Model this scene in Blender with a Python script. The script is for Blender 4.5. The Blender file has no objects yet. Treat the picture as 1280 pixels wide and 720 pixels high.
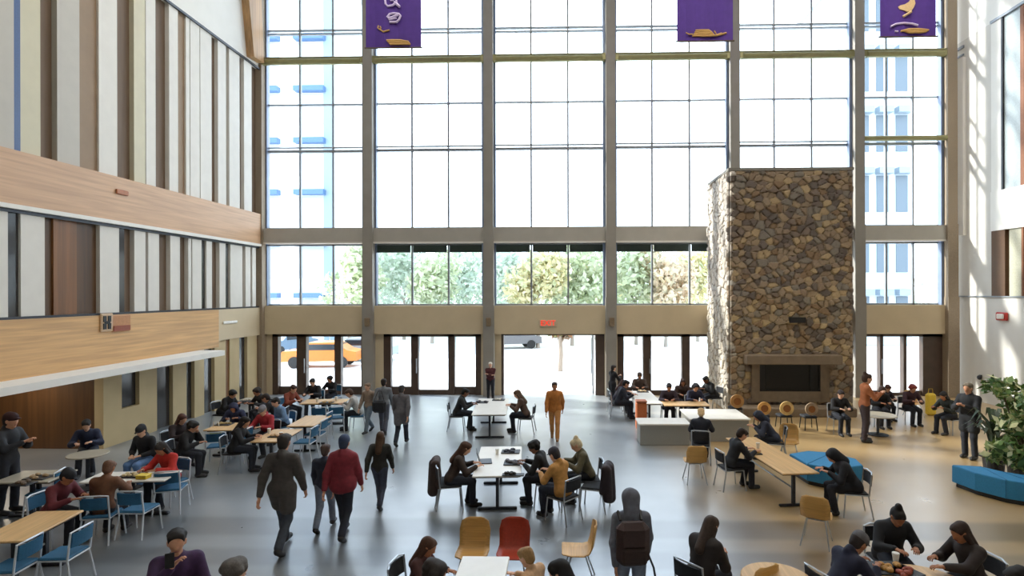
import bpy, math, random
import numpy as np
from mathutils import Vector, Matrix, kdtree
random.seed(7); RNG = np.random.default_rng(11)
PI = math.pi
C = bpy.context.scene.collection
sc = bpy.context.scene

# ------------------------------------------------------------------ camera
F = 720.0; PPX, PPY = 683.8, 366.0; CAMZ = 4.2; PSI = math.radians(1.45)
cd = bpy.data.cameras.new('camera'); cam = bpy.data.objects.new('camera', cd); C.objects.link(cam)
cam.location = (0, 0, CAMZ); cam.rotation_euler = (PI/2, math.radians(0.12), PSI)
cd.sensor_width = 36; cd.lens = 36*F/1280
cd.shift_x = -(PPX-640)/1280; cd.shift_y = (PPY-360)/1280
cd.clip_end = 400
sc.camera = cam
_f = Vector((-math.sin(PSI), math.cos(PSI), 0)); _r = Vector((math.cos(PSI), math.sin(PSI), 0))
def ray(px, py): return _r*((px-PPX)/F) + Vector((0,0,1))*(-(py-PPY)/F) + _f
def G(px, py, z=0.0):
    d = ray(px, py); t = (z-CAMZ)/d.z; return Vector((d.x*t, d.y*t, z))
def AY(px, py, Y):
    d = ray(px, py); t = Y/d.y; return Vector((d.x*t, Y, CAMZ+d.z*t))
def AX(px, py, X):
    d = ray(px, py); t = X/d.x; return Vector((X, d.y*t, CAMZ+d.z*t))
YW = 23.8; XL = -12.4; XR = 16.0; ZC = 18.5
def wx(px): return AY(px, 366, YW).x
def wz(py, px=702): return AY(px, py, YW).z
def ly(px, X=XL): return AX(px, 366, X).y

# ------------------------------------------------------------------ materials
def lin(h):
    h = h.lstrip('#'); v = [int(h[i:i+2], 16)/255 for i in (0, 2, 4)]
    return tuple(c/12.92 if c <= .04045 else ((c+.055)/1.055)**2.4 for c in v)
def newmat(name):
    m = bpy.data.materials.new(name); m.use_nodes = True; nt = m.node_tree
    return m, nt, nt.nodes['Principled BSDF']
_mc = {}
def mat(hexc, rough=.7, metal=0, var=.12, scale=30, emit=0, bump=0, name=None):
    k = (hexc, rough, metal, var, scale, emit, bump)
    if k in _mc: return _mc[k]
    m, nt, b = newmat(name or 'mat_'+hexc.strip('#')); c = lin(hexc)
    n = nt.nodes.new('ShaderNodeTexNoise'); n.inputs['Scale'].default_value = scale; n.inputs['Detail'].default_value = 3
    tc = nt.nodes.new('ShaderNodeTexCoord'); nt.links.new(tc.outputs['Object'], n.inputs['Vector'])
    r = nt.nodes.new('ShaderNodeValToRGB')
    r.color_ramp.elements[0].position = .3; r.color_ramp.elements[1].position = .7
    r.color_ramp.elements[0].color = (*[x*(1-var) for x in c], 1); r.color_ramp.elements[1].color = (*[min(1, x*(1+var)) for x in c], 1)
    nt.links.new(n.outputs['Fac'], r.inputs['Fac']); nt.links.new(r.outputs['Color'], b.inputs['Base Color'])
    b.inputs['Roughness'].default_value = rough; b.inputs['Metallic'].default_value = metal
    if emit: b.inputs['Emission Color'].default_value = (*c, 1); b.inputs['Emission Strength'].default_value = emit
    if bump:
        bp = nt.nodes.new('ShaderNodeBump'); bp.inputs['Strength'].default_value = bump; bp.inputs['Distance'].default_value = .01
        nt.links.new(n.outputs['Fac'], bp.inputs['Height']); nt.links.new(bp.outputs['Normal'], b.inputs['Normal'])
    _mc[k] = m; return m
def wood(hexc, axis='Y', scale=1.0, rough=.5, contrast=.22):
    m, nt, b = newmat('wood_'+hexc.strip('#')); c = lin(hexc)
    tc = nt.nodes.new('ShaderNodeTexCoord'); mp = nt.nodes.new('ShaderNodeMapping')
    s = {'Y': (9, .35, 9), 'X': (.35, 9, 9), 'Z': (9, 9, .35)}[axis]
    mp.inputs['Scale'].default_value = tuple(v*scale for v in s)
    n = nt.nodes.new('ShaderNodeTexNoise'); n.inputs['Scale'].default_value = 1.6; n.inputs['Detail'].default_value = 6; n.inputs['Distortion'].default_value = .4
    r = nt.nodes.new('ShaderNodeValToRGB'); r.color_ramp.elements[0].position = .32; r.color_ramp.elements[1].position = .68
    r.color_ramp.elements[0].color = (*[x*(1-contrast*1.3) for x in c], 1); r.color_ramp.elements[1].color = (*[min(1, x*(1+contrast)) for x in c], 1)
    nt.links.new(tc.outputs['Object'], mp.inputs['Vector']); nt.links.new(mp.outputs['Vector'], n.inputs['Vector'])
    nt.links.new(n.outputs['Fac'], r.inputs['Fac']); nt.links.new(r.outputs['Color'], b.inputs['Base Color'])
    b.inputs['Roughness'].default_value = rough
    return m
def glass(tint=(.95, .98, 1), refl=.07):
    m, nt, b = newmat('clear_glass'); nt.nodes.remove(b)
    o = nt.nodes['Material Output']; t = nt.nodes.new('ShaderNodeBsdfTransparent'); t.inputs[0].default_value = (*tint, 1)
    g = nt.nodes.new('ShaderNodeBsdfGlossy'); g.inputs['Roughness'].default_value = .03
    lw = nt.nodes.new('ShaderNodeLayerWeight'); lw.inputs['Blend'].default_value = .25
    mm = nt.nodes.new('ShaderNodeMath'); mm.operation = 'MULTIPLY'; mm.inputs[1].default_value = refl*3
    mx = nt.nodes.new('ShaderNodeMixShader')
    nt.links.new(lw.outputs['Fresnel'], mm.inputs[0]); nt.links.new(mm.outputs[0], mx.inputs[0])
    nt.links.new(t.outputs[0], mx.inputs[1]); nt.links.new(g.outputs[0], mx.inputs[2]); nt.links.new(mx.outputs[0], o.inputs[0])
    return m
M = {}
M['white'] = mat('#d9d4cb', .6, var=.03, scale=3)
M['white2'] = mat('#e6e3dc', .7, var=.02, scale=2)
M['cream'] = mat('#c9c1a6', .6, var=.03, scale=3)
M['panelgrey'] = mat('#b9b3a8', .6, var=.03, scale=3)
M['tanpanel'] = mat('#8f775d', .6, var=.05, scale=3)
M['recess'] = wood('#6b5643', 'Z', .6, .6, .12)
M['darkglass'] = mat('#3c3a3b', .15, var=.1, scale=2)
M['oak'] = wood('#c69f7c', 'Y', 1.0, .5, .12)
M['oakdark'] = wood('#7a4f28', 'Z', .6, .5, .2)
M['brownpanel'] = wood('#54391f', 'Z', .6, .5, .2)
M['beige'] = mat('#c2ae86', .7, var=.04, scale=2)
M['beigeband'] = mat('#c9b797', .6, var=.04, scale=1.5)
M['column'] = mat('#8f8a82', .6, var=.06, scale=2)
M['beam'] = mat('#aaa59b', .55, var=.05, scale=2)
M['mullion'] = mat('#8b9096', .4, .3, var=.05, scale=4)
M['jamb'] = mat('#74829c', .4, .2, var=.08, scale=2)  # blue: sky reflection put into the base colour
M['olive'] = mat('#8f8a5e', .4, .3, var=.1, scale=4)
M['doorframe'] = mat('#4a3a30', .45, var=.12, scale=4)
M['black'] = mat('#151516', .5, var=.2, scale=20)
M['chrome'] = mat('#b9bdc2', .3, .85, var=.04, scale=20)
M['whitemetal'] = mat('#cfd4da', .35, .25, var=.04, scale=20)
M['darkmetal'] = mat('#3b3d42', .4, .6, var=.1, scale=20)
M['blue'] = mat('#22597a', .7, var=.12, scale=60)
M['bluef'] = mat('#2f7fae', .75, var=.08, scale=40)
M['blackfab'] = mat('#1f2126', .8, var=.2, scale=60)
M['tanply'] = wood('#c99a55', 'X', 3, .45, .12)
M['toptan'] = wood('#cfa874', 'Y', 2, .4, .12)
M['topwhite'] = mat('#e2ded6', .35, var=.03, scale=6)
M['topgrey'] = mat('#a39a88', .4, var=.05, scale=6)
M['edge'] = mat('#3a3029', .6, var=.1)
M['purple'] = mat('#4b2a86', .75, var=.08, scale=5)
M['gold'] = mat('#c79d5c', .6, var=.1)
M['lilac'] = mat('#d9c9ee', .6, var=.05)
M['red'] = mat('#e0301e', .5, var=.05, emit=1.3)
M['glass'] = glass()
M['stoneplain'] = mat('#6d6052', .8, var=.15, scale=6, bump=.3)
M['taupe'] = mat('#7d6c58', .7, var=.1, scale=5, bump=.2)
M['leafplant'] = None
def m_floor():
    m, nt, b = newmat('polished_concrete'); L = nt.links.new
    tc = nt.nodes.new('ShaderNodeTexCoord'); sp = nt.nodes.new('ShaderNodeSeparateXYZ'); L(tc.outputs['Object'], sp.inputs[0])
    n = nt.nodes.new('ShaderNodeTexNoise'); n.inputs['Scale'].default_value = .7; n.inputs['Detail'].default_value = 7; L(tc.outputs['Object'], n.inputs['Vector'])
    r = nt.nodes.new('ShaderNodeValToRGB'); r.color_ramp.elements[0].position = .3; r.color_ramp.elements[1].position = .7
    r.color_ramp.elements[0].color = (*lin('#747a80'), 1); r.color_ramp.elements[1].color = (*lin('#8a9095'), 1); L(n.outputs['Fac'], r.inputs['Fac'])
    # warm tan colour fading in along X, in front of the fireplace
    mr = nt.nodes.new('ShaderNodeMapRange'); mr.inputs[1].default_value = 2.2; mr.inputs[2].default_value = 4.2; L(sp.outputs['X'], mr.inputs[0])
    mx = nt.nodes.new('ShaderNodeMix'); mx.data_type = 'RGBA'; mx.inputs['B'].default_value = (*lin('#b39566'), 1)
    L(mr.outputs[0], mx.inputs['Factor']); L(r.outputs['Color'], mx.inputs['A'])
    # darker bands across the hall, Y direction
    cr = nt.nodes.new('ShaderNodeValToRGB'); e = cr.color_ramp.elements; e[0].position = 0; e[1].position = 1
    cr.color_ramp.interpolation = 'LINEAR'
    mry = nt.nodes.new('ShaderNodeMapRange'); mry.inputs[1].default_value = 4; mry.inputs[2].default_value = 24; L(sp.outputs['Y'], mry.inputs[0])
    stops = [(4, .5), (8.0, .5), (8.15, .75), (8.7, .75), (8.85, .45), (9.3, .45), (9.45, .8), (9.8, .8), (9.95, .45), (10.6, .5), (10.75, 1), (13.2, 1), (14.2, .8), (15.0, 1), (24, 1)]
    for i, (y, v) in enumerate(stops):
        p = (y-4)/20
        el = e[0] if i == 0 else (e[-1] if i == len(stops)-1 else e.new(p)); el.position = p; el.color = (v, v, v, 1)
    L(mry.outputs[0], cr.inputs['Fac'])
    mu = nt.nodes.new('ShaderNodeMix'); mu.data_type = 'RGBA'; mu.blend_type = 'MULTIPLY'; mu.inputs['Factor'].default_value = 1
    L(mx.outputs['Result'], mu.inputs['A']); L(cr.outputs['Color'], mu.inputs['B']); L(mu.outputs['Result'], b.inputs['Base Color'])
    n2 = nt.nodes.new('ShaderNodeTexNoise'); n2.inputs['Scale'].default_value = 2; n2.inputs['Detail'].default_value = 4; L(tc.outputs['Object'], n2.inputs['Vector'])
    m2 = nt.nodes.new('ShaderNodeMapRange'); m2.inputs[3].default_value = .24; m2.inputs[4].default_value = .36; L(n2.outputs['Fac'], m2.inputs[0]); L(m2.outputs[0], b.inputs['Roughness'])
    b.inputs['IOR'].default_value = 2.8
    return m
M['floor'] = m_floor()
def m_attr(name, attr, rough=.85):
    m, nt, b = newmat(name); a = nt.nodes.new('ShaderNodeAttribute'); a.attribute_name = attr
    n = nt.nodes.new('ShaderNodeTexNoise'); n.inputs['Scale'].default_value = 14; n.inputs['Detail'].default_value = 6
    tc = nt.nodes.new('ShaderNodeTexCoord'); nt.links.new(tc.outputs['Object'], n.inputs['Vector'])
    mr = nt.nodes.new('ShaderNodeMapRange'); mr.inputs[3].default_value = .7; mr.inputs[4].default_value = 1.3; nt.links.new(n.outputs['Fac'], mr.inputs[0])
    mu = nt.nodes.new('ShaderNodeVectorMath'); mu.operation = 'SCALE'; nt.links.new(a.outputs['Color'], mu.inputs[0]); nt.links.new(mr.outputs[0], mu.inputs['Scale'])
    nt.links.new(mu.outputs[0], b.inputs['Base Color']); b.inputs['Roughness'].default_value = rough
    return m
M['stone'] = m_attr('field_stone', 'stone')
M['leaf'] = m_attr('leaf', 'leaf', .6)
M['leaf_far'] = m_attr('leaf_far', 'leaf', .8)
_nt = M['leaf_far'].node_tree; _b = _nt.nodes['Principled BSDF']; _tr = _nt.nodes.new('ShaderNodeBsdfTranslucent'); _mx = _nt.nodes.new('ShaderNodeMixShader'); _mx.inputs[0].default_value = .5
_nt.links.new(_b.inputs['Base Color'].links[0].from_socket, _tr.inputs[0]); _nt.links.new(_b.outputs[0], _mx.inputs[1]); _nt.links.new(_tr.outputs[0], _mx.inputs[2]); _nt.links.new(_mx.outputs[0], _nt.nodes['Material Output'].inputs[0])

# ------------------------------------------------------------------ mesh helpers
class MB:
    def __init__(s): s.v = []; s.f = []; s.mi = []; s.m = 0
    def add(s, vs, fs):
        o = len(s.v); s.v += [tuple(v) for v in vs]; s.f += [tuple(i+o for i in f) for f in fs]; s.mi += [s.m]*len(fs); return s
    def box(s, x0, x1, y0, y1, z0, z1, bev=0):
        if x0 > x1: x0, x1 = x1, x0
        if y0 > y1: y0, y1 = y1, y0
        if z0 > z1: z0, z1 = z1, z0
        if bev <= 0:
            vs = [(x, y, z) for z in (z0, z1) for y in (y0, y1) for x in (x0, x1)]
            return s.add(vs, [(0,2,3,1), (4,5,7,6), (0,1,5,4), (2,6,7,3), (0,4,6,2), (1,3,7,5)])
        b = min(bev, (x1-x0)*.45, (y1-y0)*.45, (z1-z0)*.45)
        rings = []
        for z, i, c in ((z0, b, b*.3), (z0+b, 0, b), (z1-b, 0, b), (z1, b, b*.3)):
            rings.append([(x0+i+c, y0+i, z), (x1-i-c, y0+i, z), (x1-i, y0+i+c, z), (x1-i, y1-i-c, z),
                          (x1-i-c, y1-i, z), (x0+i+c, y1-i, z), (x0+i, y1-i-c, z), (x0+i, y0+i+c, z)])
        return s.loft(rings)
    def loft(s, rings, cap=True, close=True):
        n = len(rings[0]); vs = [p for r in rings for p in r]; fs = []
        for i in range(len(rings)-1):
            for j in range(n if close else n-1):
                k = (j+1) % n; fs.append((i*n+j, i*n+k, (i+1)*n+k, (i+1)*n+j))
        if cap: fs.append(tuple(range(n-1, -1, -1))); fs.append(tuple(range((len(rings)-1)*n, len(rings)*n)))
        return s.add(vs, fs)
    def tube(s, pts, r, n=8, cap=True):
        pts = [Vector(p) for p in pts]; rs = r if isinstance(r, (list, tuple)) else [r]*len(pts); rings = []
        t0 = (pts[1]-pts[0]).normalized(); a = Vector((0,0,1)) if abs(t0.z) < .9 else Vector((1,0,0)); u = t0.cross(a).normalized()
        for i, p in enumerate(pts):
            t = (pts[min(i+1, len(pts)-1)]-pts[max(i-1, 0)]).normalized(); u = (u-t*u.dot(t)).normalized(); w = t.cross(u)
            rings.append([p+(u*math.cos(2*PI*k/n)+w*math.sin(2*PI*k/n))*rs[i] for k in range(n)])
        return s.loft(rings, cap)
    def lathe(s, prof, c=(0,0,0), n=20):
        return s.loft([[(c[0]+r*math.cos(2*PI*k/n), c[1]+r*math.sin(2*PI*k/n), c[2]+z) for k in range(n)] for r, z in prof])
    def prism(s, poly, z0, z1):
        return s.loft([[(x, y, z0) for x, y in poly], [(x, y, z1) for x, y in poly]])
    def ball(s, c, r, n=8, m=6):
        rr = r if isinstance(r, (tuple, list)) else (r, r, r); rings = []
        for i in range(m+1):
            a = -PI/2+PI*(i/m if 0 < i < m else (.02 if i == 0 else .98)); 
            rings.append([(c[0]+rr[0]*math.cos(a)*math.cos(2*PI*k/n), c[1]+rr[1]*math.cos(a)*math.sin(2*PI*k/n), c[2]+rr[2]*math.sin(a)) for k in range(n)])
        return s.loft(rings)
    def xform(s, mtx, i0=0):
        s.v[i0:] = [tuple(mtx @ Vector(p)) for p in s.v[i0:]]; return s
    def build(s, name, mats, parent=None, smooth=False, loc=(0,0,0), rz=0):
        me = bpy.data.meshes.new(name); me.from_pydata(s.v, [], s.f)
        for m in (mats if isinstance(mats, list) else [mats]): me.materials.append(m)
        me.polygons.foreach_set('material_index', s.mi)
        if smooth: me.polygons.foreach_set('use_smooth', [True]*len(s.f))
        me.update(); o = bpy.data.objects.new(name, me); C.objects.link(o); o.location = loc; o.rotation_euler = (0, 0, rz)
        if parent: o.parent = parent
        return o
def empty(name, loc=(0,0,0), rz=0):
    o = bpy.data.objects.new(name, None); C.objects.link(o); o.location = loc; o.rotation_euler = (0,0,rz); o.empty_display_size = .2; return o
def tag(o, label, cat, group=None):
    o['label'] = label; o['category'] = cat
    if group: o['group'] = group
    return o
def struct(o): o['kind'] = 'structure'; return o
def bx(name, m, *a, parent=None, bev=0):
    return MB().box(*a, bev=bev).build(name, m, parent)
def copy_tree(o, parent=None):
    c = o.copy(); C.objects.link(c)
    if parent: c.parent = parent
    for ch in list(o.children): copy_tree(ch, c)
    return c

# ------------------------------------------------------------------ room shell
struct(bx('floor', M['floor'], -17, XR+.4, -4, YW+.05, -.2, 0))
struct(bx('ceiling', M['white2'], -17, XR+.4, -4, YW+.3, ZC, ZC+.3))
struct(bx('wall_back', M['white'], -17, XR+.4, -4.3, -4, 0, ZC))
# left wall
WL = XL-.14
wl = MB(); wl.box(WL-.3, XL, -4, YW, 13.4, ZC); struct(wl.build('wall_left', M['white2']))
struct(bx('wall_left_backing', M['recess'], WL-.3, WL, -4, YW, 3.6, 13.4))
struct(bx('trim_1', M['oak'], WL-.2, XL+.08, -4, YW-.05, 6.22, 7.45))
struct(bx('trim_2', M['white2'], WL-.2, XL+.12, -4, YW-.05, 6.12, 6.22))
struct(bx('trim_3', wood('#cba06c', 'Y', 1.0, .5, .14), WL-.2, XL+.08, -4, 20.4, 2.27, 3.62))
struct(bx('trim_4', M['beigeband'], WL-.2, XL+.05, 20.4, YW-.05, 2.5, 3.62))
struct(bx('trim_5', M['white2'], WL-.2, XL+.95, -4, 19.3, 2.1, 2.27))
struct(bx('trim_6', M['darkmetal'], XL-.02, XL+.03, -4, YW-.1, 3.62, 3.68))
struct(bx('trim_7', M['darkmetal'], XL-.02, XL+.03, -4, YW-.1, 6.04, 6.12))
struct(bx('trim_8', M['darkmetal'], XL, XL+.06, -4, YW-.1, 13.36, 13.44))
nt_ = [9]
def trimname(): nt_[0] += 1; return 'trim_%d' % nt_[0]
upper = [(-60,-30,'w'),(-28,18,'g'),(18,26,'b'),(26,51,'c'),(72,100,'g'),(100,124,'t'),(124,127,'w'),(127,147,'w'),(168,182,'c'),(183,195,'w'),(212,223,'w'),(223,233,'t'),(233,237.5,'w'),(238.5,250,'w'),(251,265,'w'),(273,283,'w'),(287,300,'w'),(305.5,315,'w')]
mid = [(-60,10,'w'),(10,26,'d'),(26,56,'w'),(56,70,'k'),(70,99,'o'),(99,125,'k'),(125,149,'w'),(149,158,'d'),(168,182,'w'),(185.5,199,'w'),(213,225,'w'),(235.5,239,'w'),(240.5,252,'w'),(252,258,'d'),(258,265,'w'),(274.5,282,'w'),(282,287,'d'),(288,303,'w'),(307,313,'w'),(315.5,320,'w')]
for lst, z0, z1 in ((upper, 7.45, 13.4), (mid, 3.62, 6.12)):
    for a, b, k in lst:
        y0, y1 = ly(a), ly(b)
        m = {'w': M['white'], 'g': M['panelgrey'], 'c': M['cream'], 't': M['tanpanel'], 'b': mat('#38507c', .3), 'd': M['darkglass'], 'o': M['oakdark'], 'k': M['brownpanel']}[k]
        xf = XL if k in 'wcgb' else XL-.06-.05*(k == 'k')
        struct(bx(trimname(), m, WL-.02, xf, y0, y1, z0, z1))
# ground floor wall with openings
gw = MB(); ZG = 2.5
def gseg(a, b, m, z0=0, z1=ZG, X=XL, name=None):
    return struct(bx(name or trimname(), m, X-.25, X, ly(a), ly(b), z0, z1))
gseg(129, 152, M['beige']); gseg(152, 174, M['beige'], 0, .95); gseg(152, 174, M['darkglass'], .95, ZG, XL-.12)
gseg(174, 196, M['beige']); gseg(196, 216, M['darkglass'], 0, ZG, XL-.12); gseg(216, 233, M['beige'])
gseg(233, 243, M['darkglass'], 0, ZG, XL-.12); gseg(243, 255, M['beige']); gseg(255, 268, M['darkglass'], 0, ZG, XL-.12)
gseg(268, 282, M['beige']); gseg(282, 287, M['oakdark'], 0, ZG, XL-.04); gseg(287, 299, M['beige']); gseg(299, 309, M['darkglass'], 0, ZG, XL-.12)
gseg(309, 321, M['beige']); gseg(321, 333, M['oakdark'], 0, ZG, XL-.04)
# recessed bay under the gallery
yA = ly(129)
struct(bx('wall_recess_end', M['brownpanel'], -16.6, XL-.255, yA, yA+.2, 0, 2.4))
struct(bx('wall_recess_back', M['brownpanel'], -16.8, -16.6, -4, yA+.2, 0, 2.4))
struct(bx('ceiling_recess', M['black'], -16.8, WL-.2, -4, yA+.2, 2.27, 2.45))
struct(bx('wall_recess_upper', M['recess'], -17, WL-.3, -4.1, YW, 2.45, 2.6))
struct(bx(trimname(), M['oakdark'], -16.4, -15.9, 9, yA-.5, 0, 1.05))
struct(bx(trimname(), M['black'], -16.6, -16.5, 10, yA-1.0, 1.1, 2.2))
# timber rib at the far upper corner of the left wall
rib = MB(); p = [AX(291, 0, XL), AX(313, 0, XL), AX(322, 78, XL), AX(309, 70, XL)]
q = [(v.y, v.z+ (0 if i > 1 else 4)) for i, v in enumerate(p)]
rib.loft([[(XL-.02, y, z) for y, z in q], [(XL+.3, y, z) for y, z in q]]); struct(rib.build(trimname(), wood('#b0885a', 'Z', .6)))
# right wall
struct(bx('wall_right', mat('#d6d3cc', .7, var=.02, scale=2), XR, XR+.3, -4, YW, 0, 4.0))
struct(bx('wall_right_upper', M['white2'], XR, XR+.3, -4, YW, 14.2, ZC))
yr1 = AX(1240, 366, XR).y
struct(bx('wall_right_pier', mat('#cfcbc3', .7, var=.02, scale=2), XR, XR+.3, yr1, YW, 4.0, 14.2))
struct(bx('trim_9', M['white2'], XR-.05, XR+.3, -4, yr1, 6.45, 7.9))
struct(bx(trimname(), M['recess'], XR+.25, XR+.4, -4, yr1, 4.0, 6.45))
struct(bx(trimname(), M['panelgrey'], XR+.25, XR+.4, -4, yr1, 7.9, 14.2))
def ry(px): return AX(px, 366, XR).y
struct(bx(trimname(), mat('#5d4128', .6), XR-.02, XR+.3, ry(1257), yr1, 4.0, 6.45))
struct(bx(trimname(), mat('#a9a794', .5), XR+.02, XR+.3, ry(1277), ry(1261), 4.0, 6.45))
struct(bx(trimname(), mat('#7c4a2a', .6), XR-.02, XR+.3, ry(1280), ry(1277.5), 4.0, 6.45))
struct(bx(trimname(), mat('#a3adb0', .3), XR+.02, XR+.3, ry(1276), ry(1255), 7.9, 14.2))
struct(bx(trimname(), M['white2'], XR-.02, XR+.3, ry(1254), yr1, 7.9, 14.2))
struct(bx(trimname(), M['darkmetal'], XR-.04, XR+.3, ry(1255), ry(1253), 7.9, 14.2))
struct(bx(trimname(), mat('#7c4a2a', .6), XR-.02, XR+.3, ry(1281), ry(1276.5), 7.9, 14.2))
struct(bx(trimname(), M['mullion'], XR-.06, XR, -4, yr1, 14.15, 14.25))
struct(bx(trimname(), M['mullion'], XR-.06, XR, ry(1206), YW, 13.9, 14.0))
struct(bx(trimname(), M['mullion'], XR-.06, XR, ry(1206), YW, 13.6, 13.66))
struct(bx(trimname(), M['mullion'], XR-.05, XR, -4, YW, 4.0, 4.05))
# right wall relief: slim white pier standing proud beside the far corner
struct(bx(trimname(), M['white2'], XR-.12, XR, ry(1208), YW-.3, 6.45, 13.5))

# window wall
COLS = [329, 464.5, 612.5, 762.5, 915, 1067.5, 1181]
CX = [wx(p) for p in COLS]
colname = ['far corner column beside the oak gallery fronts']
for i, x in enumerate(CX):
    w = .22 if i not in (0,) else .24
    o = MB().box(x-w, x+w, YW-.55, YW+.1, 0, 4.0).box(x-w*.93, x+w*.93, YW-.52, YW+.1, 4.0, 6.9).box(x-w*.86, x+w*.86, YW-.5, YW+.1, 6.9, ZC).build('column', M['column'] if i not in (0, 6) else mat('#93836f', .6))
    struct(o)
    if 0 < i < 4:
        k = MB().box(-.1, .1, -.14, 0, -.2, .16, bev=.03).build('wall_bracket', mat('#7d6a52', .5), loc=(x+.02, YW-.55, wz(401)))
        tag(k, 'small tan wall bracket on the %s column from the oak gallery' % ['', 'second', 'third', 'fourth'][i], 'bracket', 'brackets on the window columns')
win = [0]; dn = [0]
def frame_window(x0, x1, z0, z1, vdiv, hbars, fm, fw=.07, y0=YW-.05, y1=YW+.07, jamb=True, pane=True):
    win[0] += 1
    e = struct(empty('window_%d' % win[0], ((x0+x1)/2, YW, z0)))
    f = MB(); ox, oz = (x0+x1)/2, z0
    def b(a0, a1, c0, c1, ya=y0, yb=y1): f.box(a0-ox, a1-ox, ya-YW, yb-YW, c0-oz, c1-oz)
    b(x0, x1, z0, z0+fw); b(x0, x1, z1-fw, z1); b(x0, x0+fw, z0, z1); b(x1-fw, x1, z0, z1)
    for k in range(1, vdiv):
        xx = x0+(x1-x0)*k/vdiv; b(xx-.035, xx+.035, z0, z1)
    for h, t in hbars: b(x0, x1, h-t/2, h+t/2, y0-.02)
    f.build('window_frame', fm, e)
    if jamb:
        MB().box(x0-ox, x0-ox+.07, -.2, -.06, 0, z1-z0).box(x1-ox-.1, x1-ox, -.26, -.06, 0, z1-z0).build('window_jamb', M['jamb'], e)
    if pane: MB().box(x0-ox, x1-ox, .02, .03, 0, z1-z0).build('window_pane', M['glass'], e)
    return e
ZB0, ZB1 = 6.27, 6.87      # beam
for i in range(6):
    x0, x1 = CX[i]+.2, CX[i+1]-.2
    zt = lambda py: AY((COLS[i]+COLS[i+1])/2, py, YW).z
    dy = -(i-2.5)*1.6
    hb = [(zt(185+dy), .1), (zt(181+dy)+.02, .04), (zt(127+dy), .05), (zt(34+dy), .05), (zt(38.5+dy), .05), (16.6, .05)]
    frame_window(x0, x1, ZB1, ZC, 3, hb, M['mullion'], .06)
    struct(bx('beam', M['beam'], x0-.02, x1+.02, YW-.4, YW+.08, ZB0+.03, ZB1))
    struct(bx('beam', M['white'], x0-.02, x1+.02, YW-.42, YW+.08, ZB0-.03, ZB0+.03))
    # olive tube truss at mid height
    zo = zt(77.5+dy)
    o = MB().tube([(x0+.12, YW-.42, zo), (x1-.12, YW-.42, zo)], .13, 12).tube([(x0, YW-.42, zo+.17), (x1, YW-.42, zo+.17)], .035, 8)
    o.box(x0, x0+.16, YW-.5, YW-.3, zo-.1, zo+.12).box(x1-.16, x1, YW-.5, YW-.3, zo-.1, zo+.12)
    struct(o.build('beam', M['olive']))
    if i == 5: struct(MB().tube([(x0, YW-.42, zt(177)), (x1, YW-.42, zt(177))], .1, 10).build('beam', M['olive']))
    e = frame_window(x0, x1, 3.68, ZB0-.03, 3, [], M['mullion'], .07)
    if i in (1, 2, 3):
        s = MB()
        for k in range(3):
            a = (x1-x0)*k/3+.06-(x1-x0)/2; s.box(a, a+(x1-x0)/3-.12, -.12, -.06, 2.2, 2.5)
        s.build('roller_shade', mat('#33403c', .7), e)
    struct(bx('wall_window_band', M['beigeband'], x0-.02, x1+.02, YW-.35, YW+.08, 2.52, 3.68))
def door_set(x0, x1, spans, z1=2.5, bottom=.32, name='dark brown framed'):
    dn[0] += 1; e = struct(empty('door_%d' % dn[0], ((x0+x1)/2, YW, 0))); ox = (x0+x1)/2
    f = MB(); f.box(x0-ox, x1-ox, -.18, .08, z1-.1, z1)
    edges = [x0] + [v for s in spans for v in s] + [x1]
    for k in range(0, len(edges), 2): f.box(edges[k]-ox, edges[k+1]-ox, -.18, .08, 0, z1)
    for k, (a, b) in enumerate(spans): f.box(a-ox, b-ox, -.1, .06, 0, bottom if k != 1 else bottom*.6)
    f.build('door_frame', M['doorframe'], e)
    g = MB()
    for a, b in spans: g.box(a-ox, b-ox, .0, .012, bottom*.6, z1-.1)
    g.build('door_glass', M['glass'], e)
    h = MB()
    for a, b in spans[1:2]: h.tube([(a-ox-.07, -.22, .9), (a-ox-.07, -.22, 1.5)], .02, 8)
    h.build('door_handle', M['chrome'], e)
    return e
door_set(wx(343), wx(457), [(wx(350), wx(373)), (wx(385), wx(420)), (wx(428), wx(453))])
door_set(wx(481), wx(602), [(wx(490), wx(515)), (wx(524), wx(561)), (wx(569), wx(595))])
door_set(wx(771), wx(905), [(wx(779), wx(803)), (wx(813), wx(851)), (wx(861), wx(889))])
door_set(CX[4]+.2, CX[5]-.2, [(CX[4]+.4, CX[4]+1.7), (CX[4]+1.9, CX[4]+3.1), (CX[4]+3.3, CX[5]-.4)])
door_set(CX[5]+.2, CX[6]-.2, [(CX[5]+.3, wx(1097)), (wx(1101), wx(1126)), (wx(1130), wx(1150))], bottom=.2)
# wall infill beside the door sets and the open entrance
for a, b in ((333, 343), (457, 459), (471, 481), (602, 606), (619, 627), (755, 757), (768, 771)):
    struct(bx('wall_door_pier', M['beigeband'], wx(a), wx(b), YW-.2, YW+.08, 0, 2.52))
dn[0] += 1
e = struct(empty('door_%d' % dn[0], (wx(690), YW, 0))); ox = wx(690)
f = MB().box(wx(627)-ox, wx(630)-ox, -.18, .08, 0, 2.52).box(wx(744)-ox, wx(755)-ox, -.18, .08, 0, 2.52).box(wx(627)-ox, wx(755)-ox, -.18, .08, 2.46, 2.55)
f.build('door_frame', M['doorframe'], e)
lf = MB(); xl = wx(742)-ox
lf.box(xl-.05, xl, .1, 1.0, 0, .25).box(xl-.05, xl, .1, 1.0, 2.3, 2.45).box(xl-.05, xl, .1, .2, 0, 2.45).box(xl-.05, xl, .9, 1.0, 0, 2.45)
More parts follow.
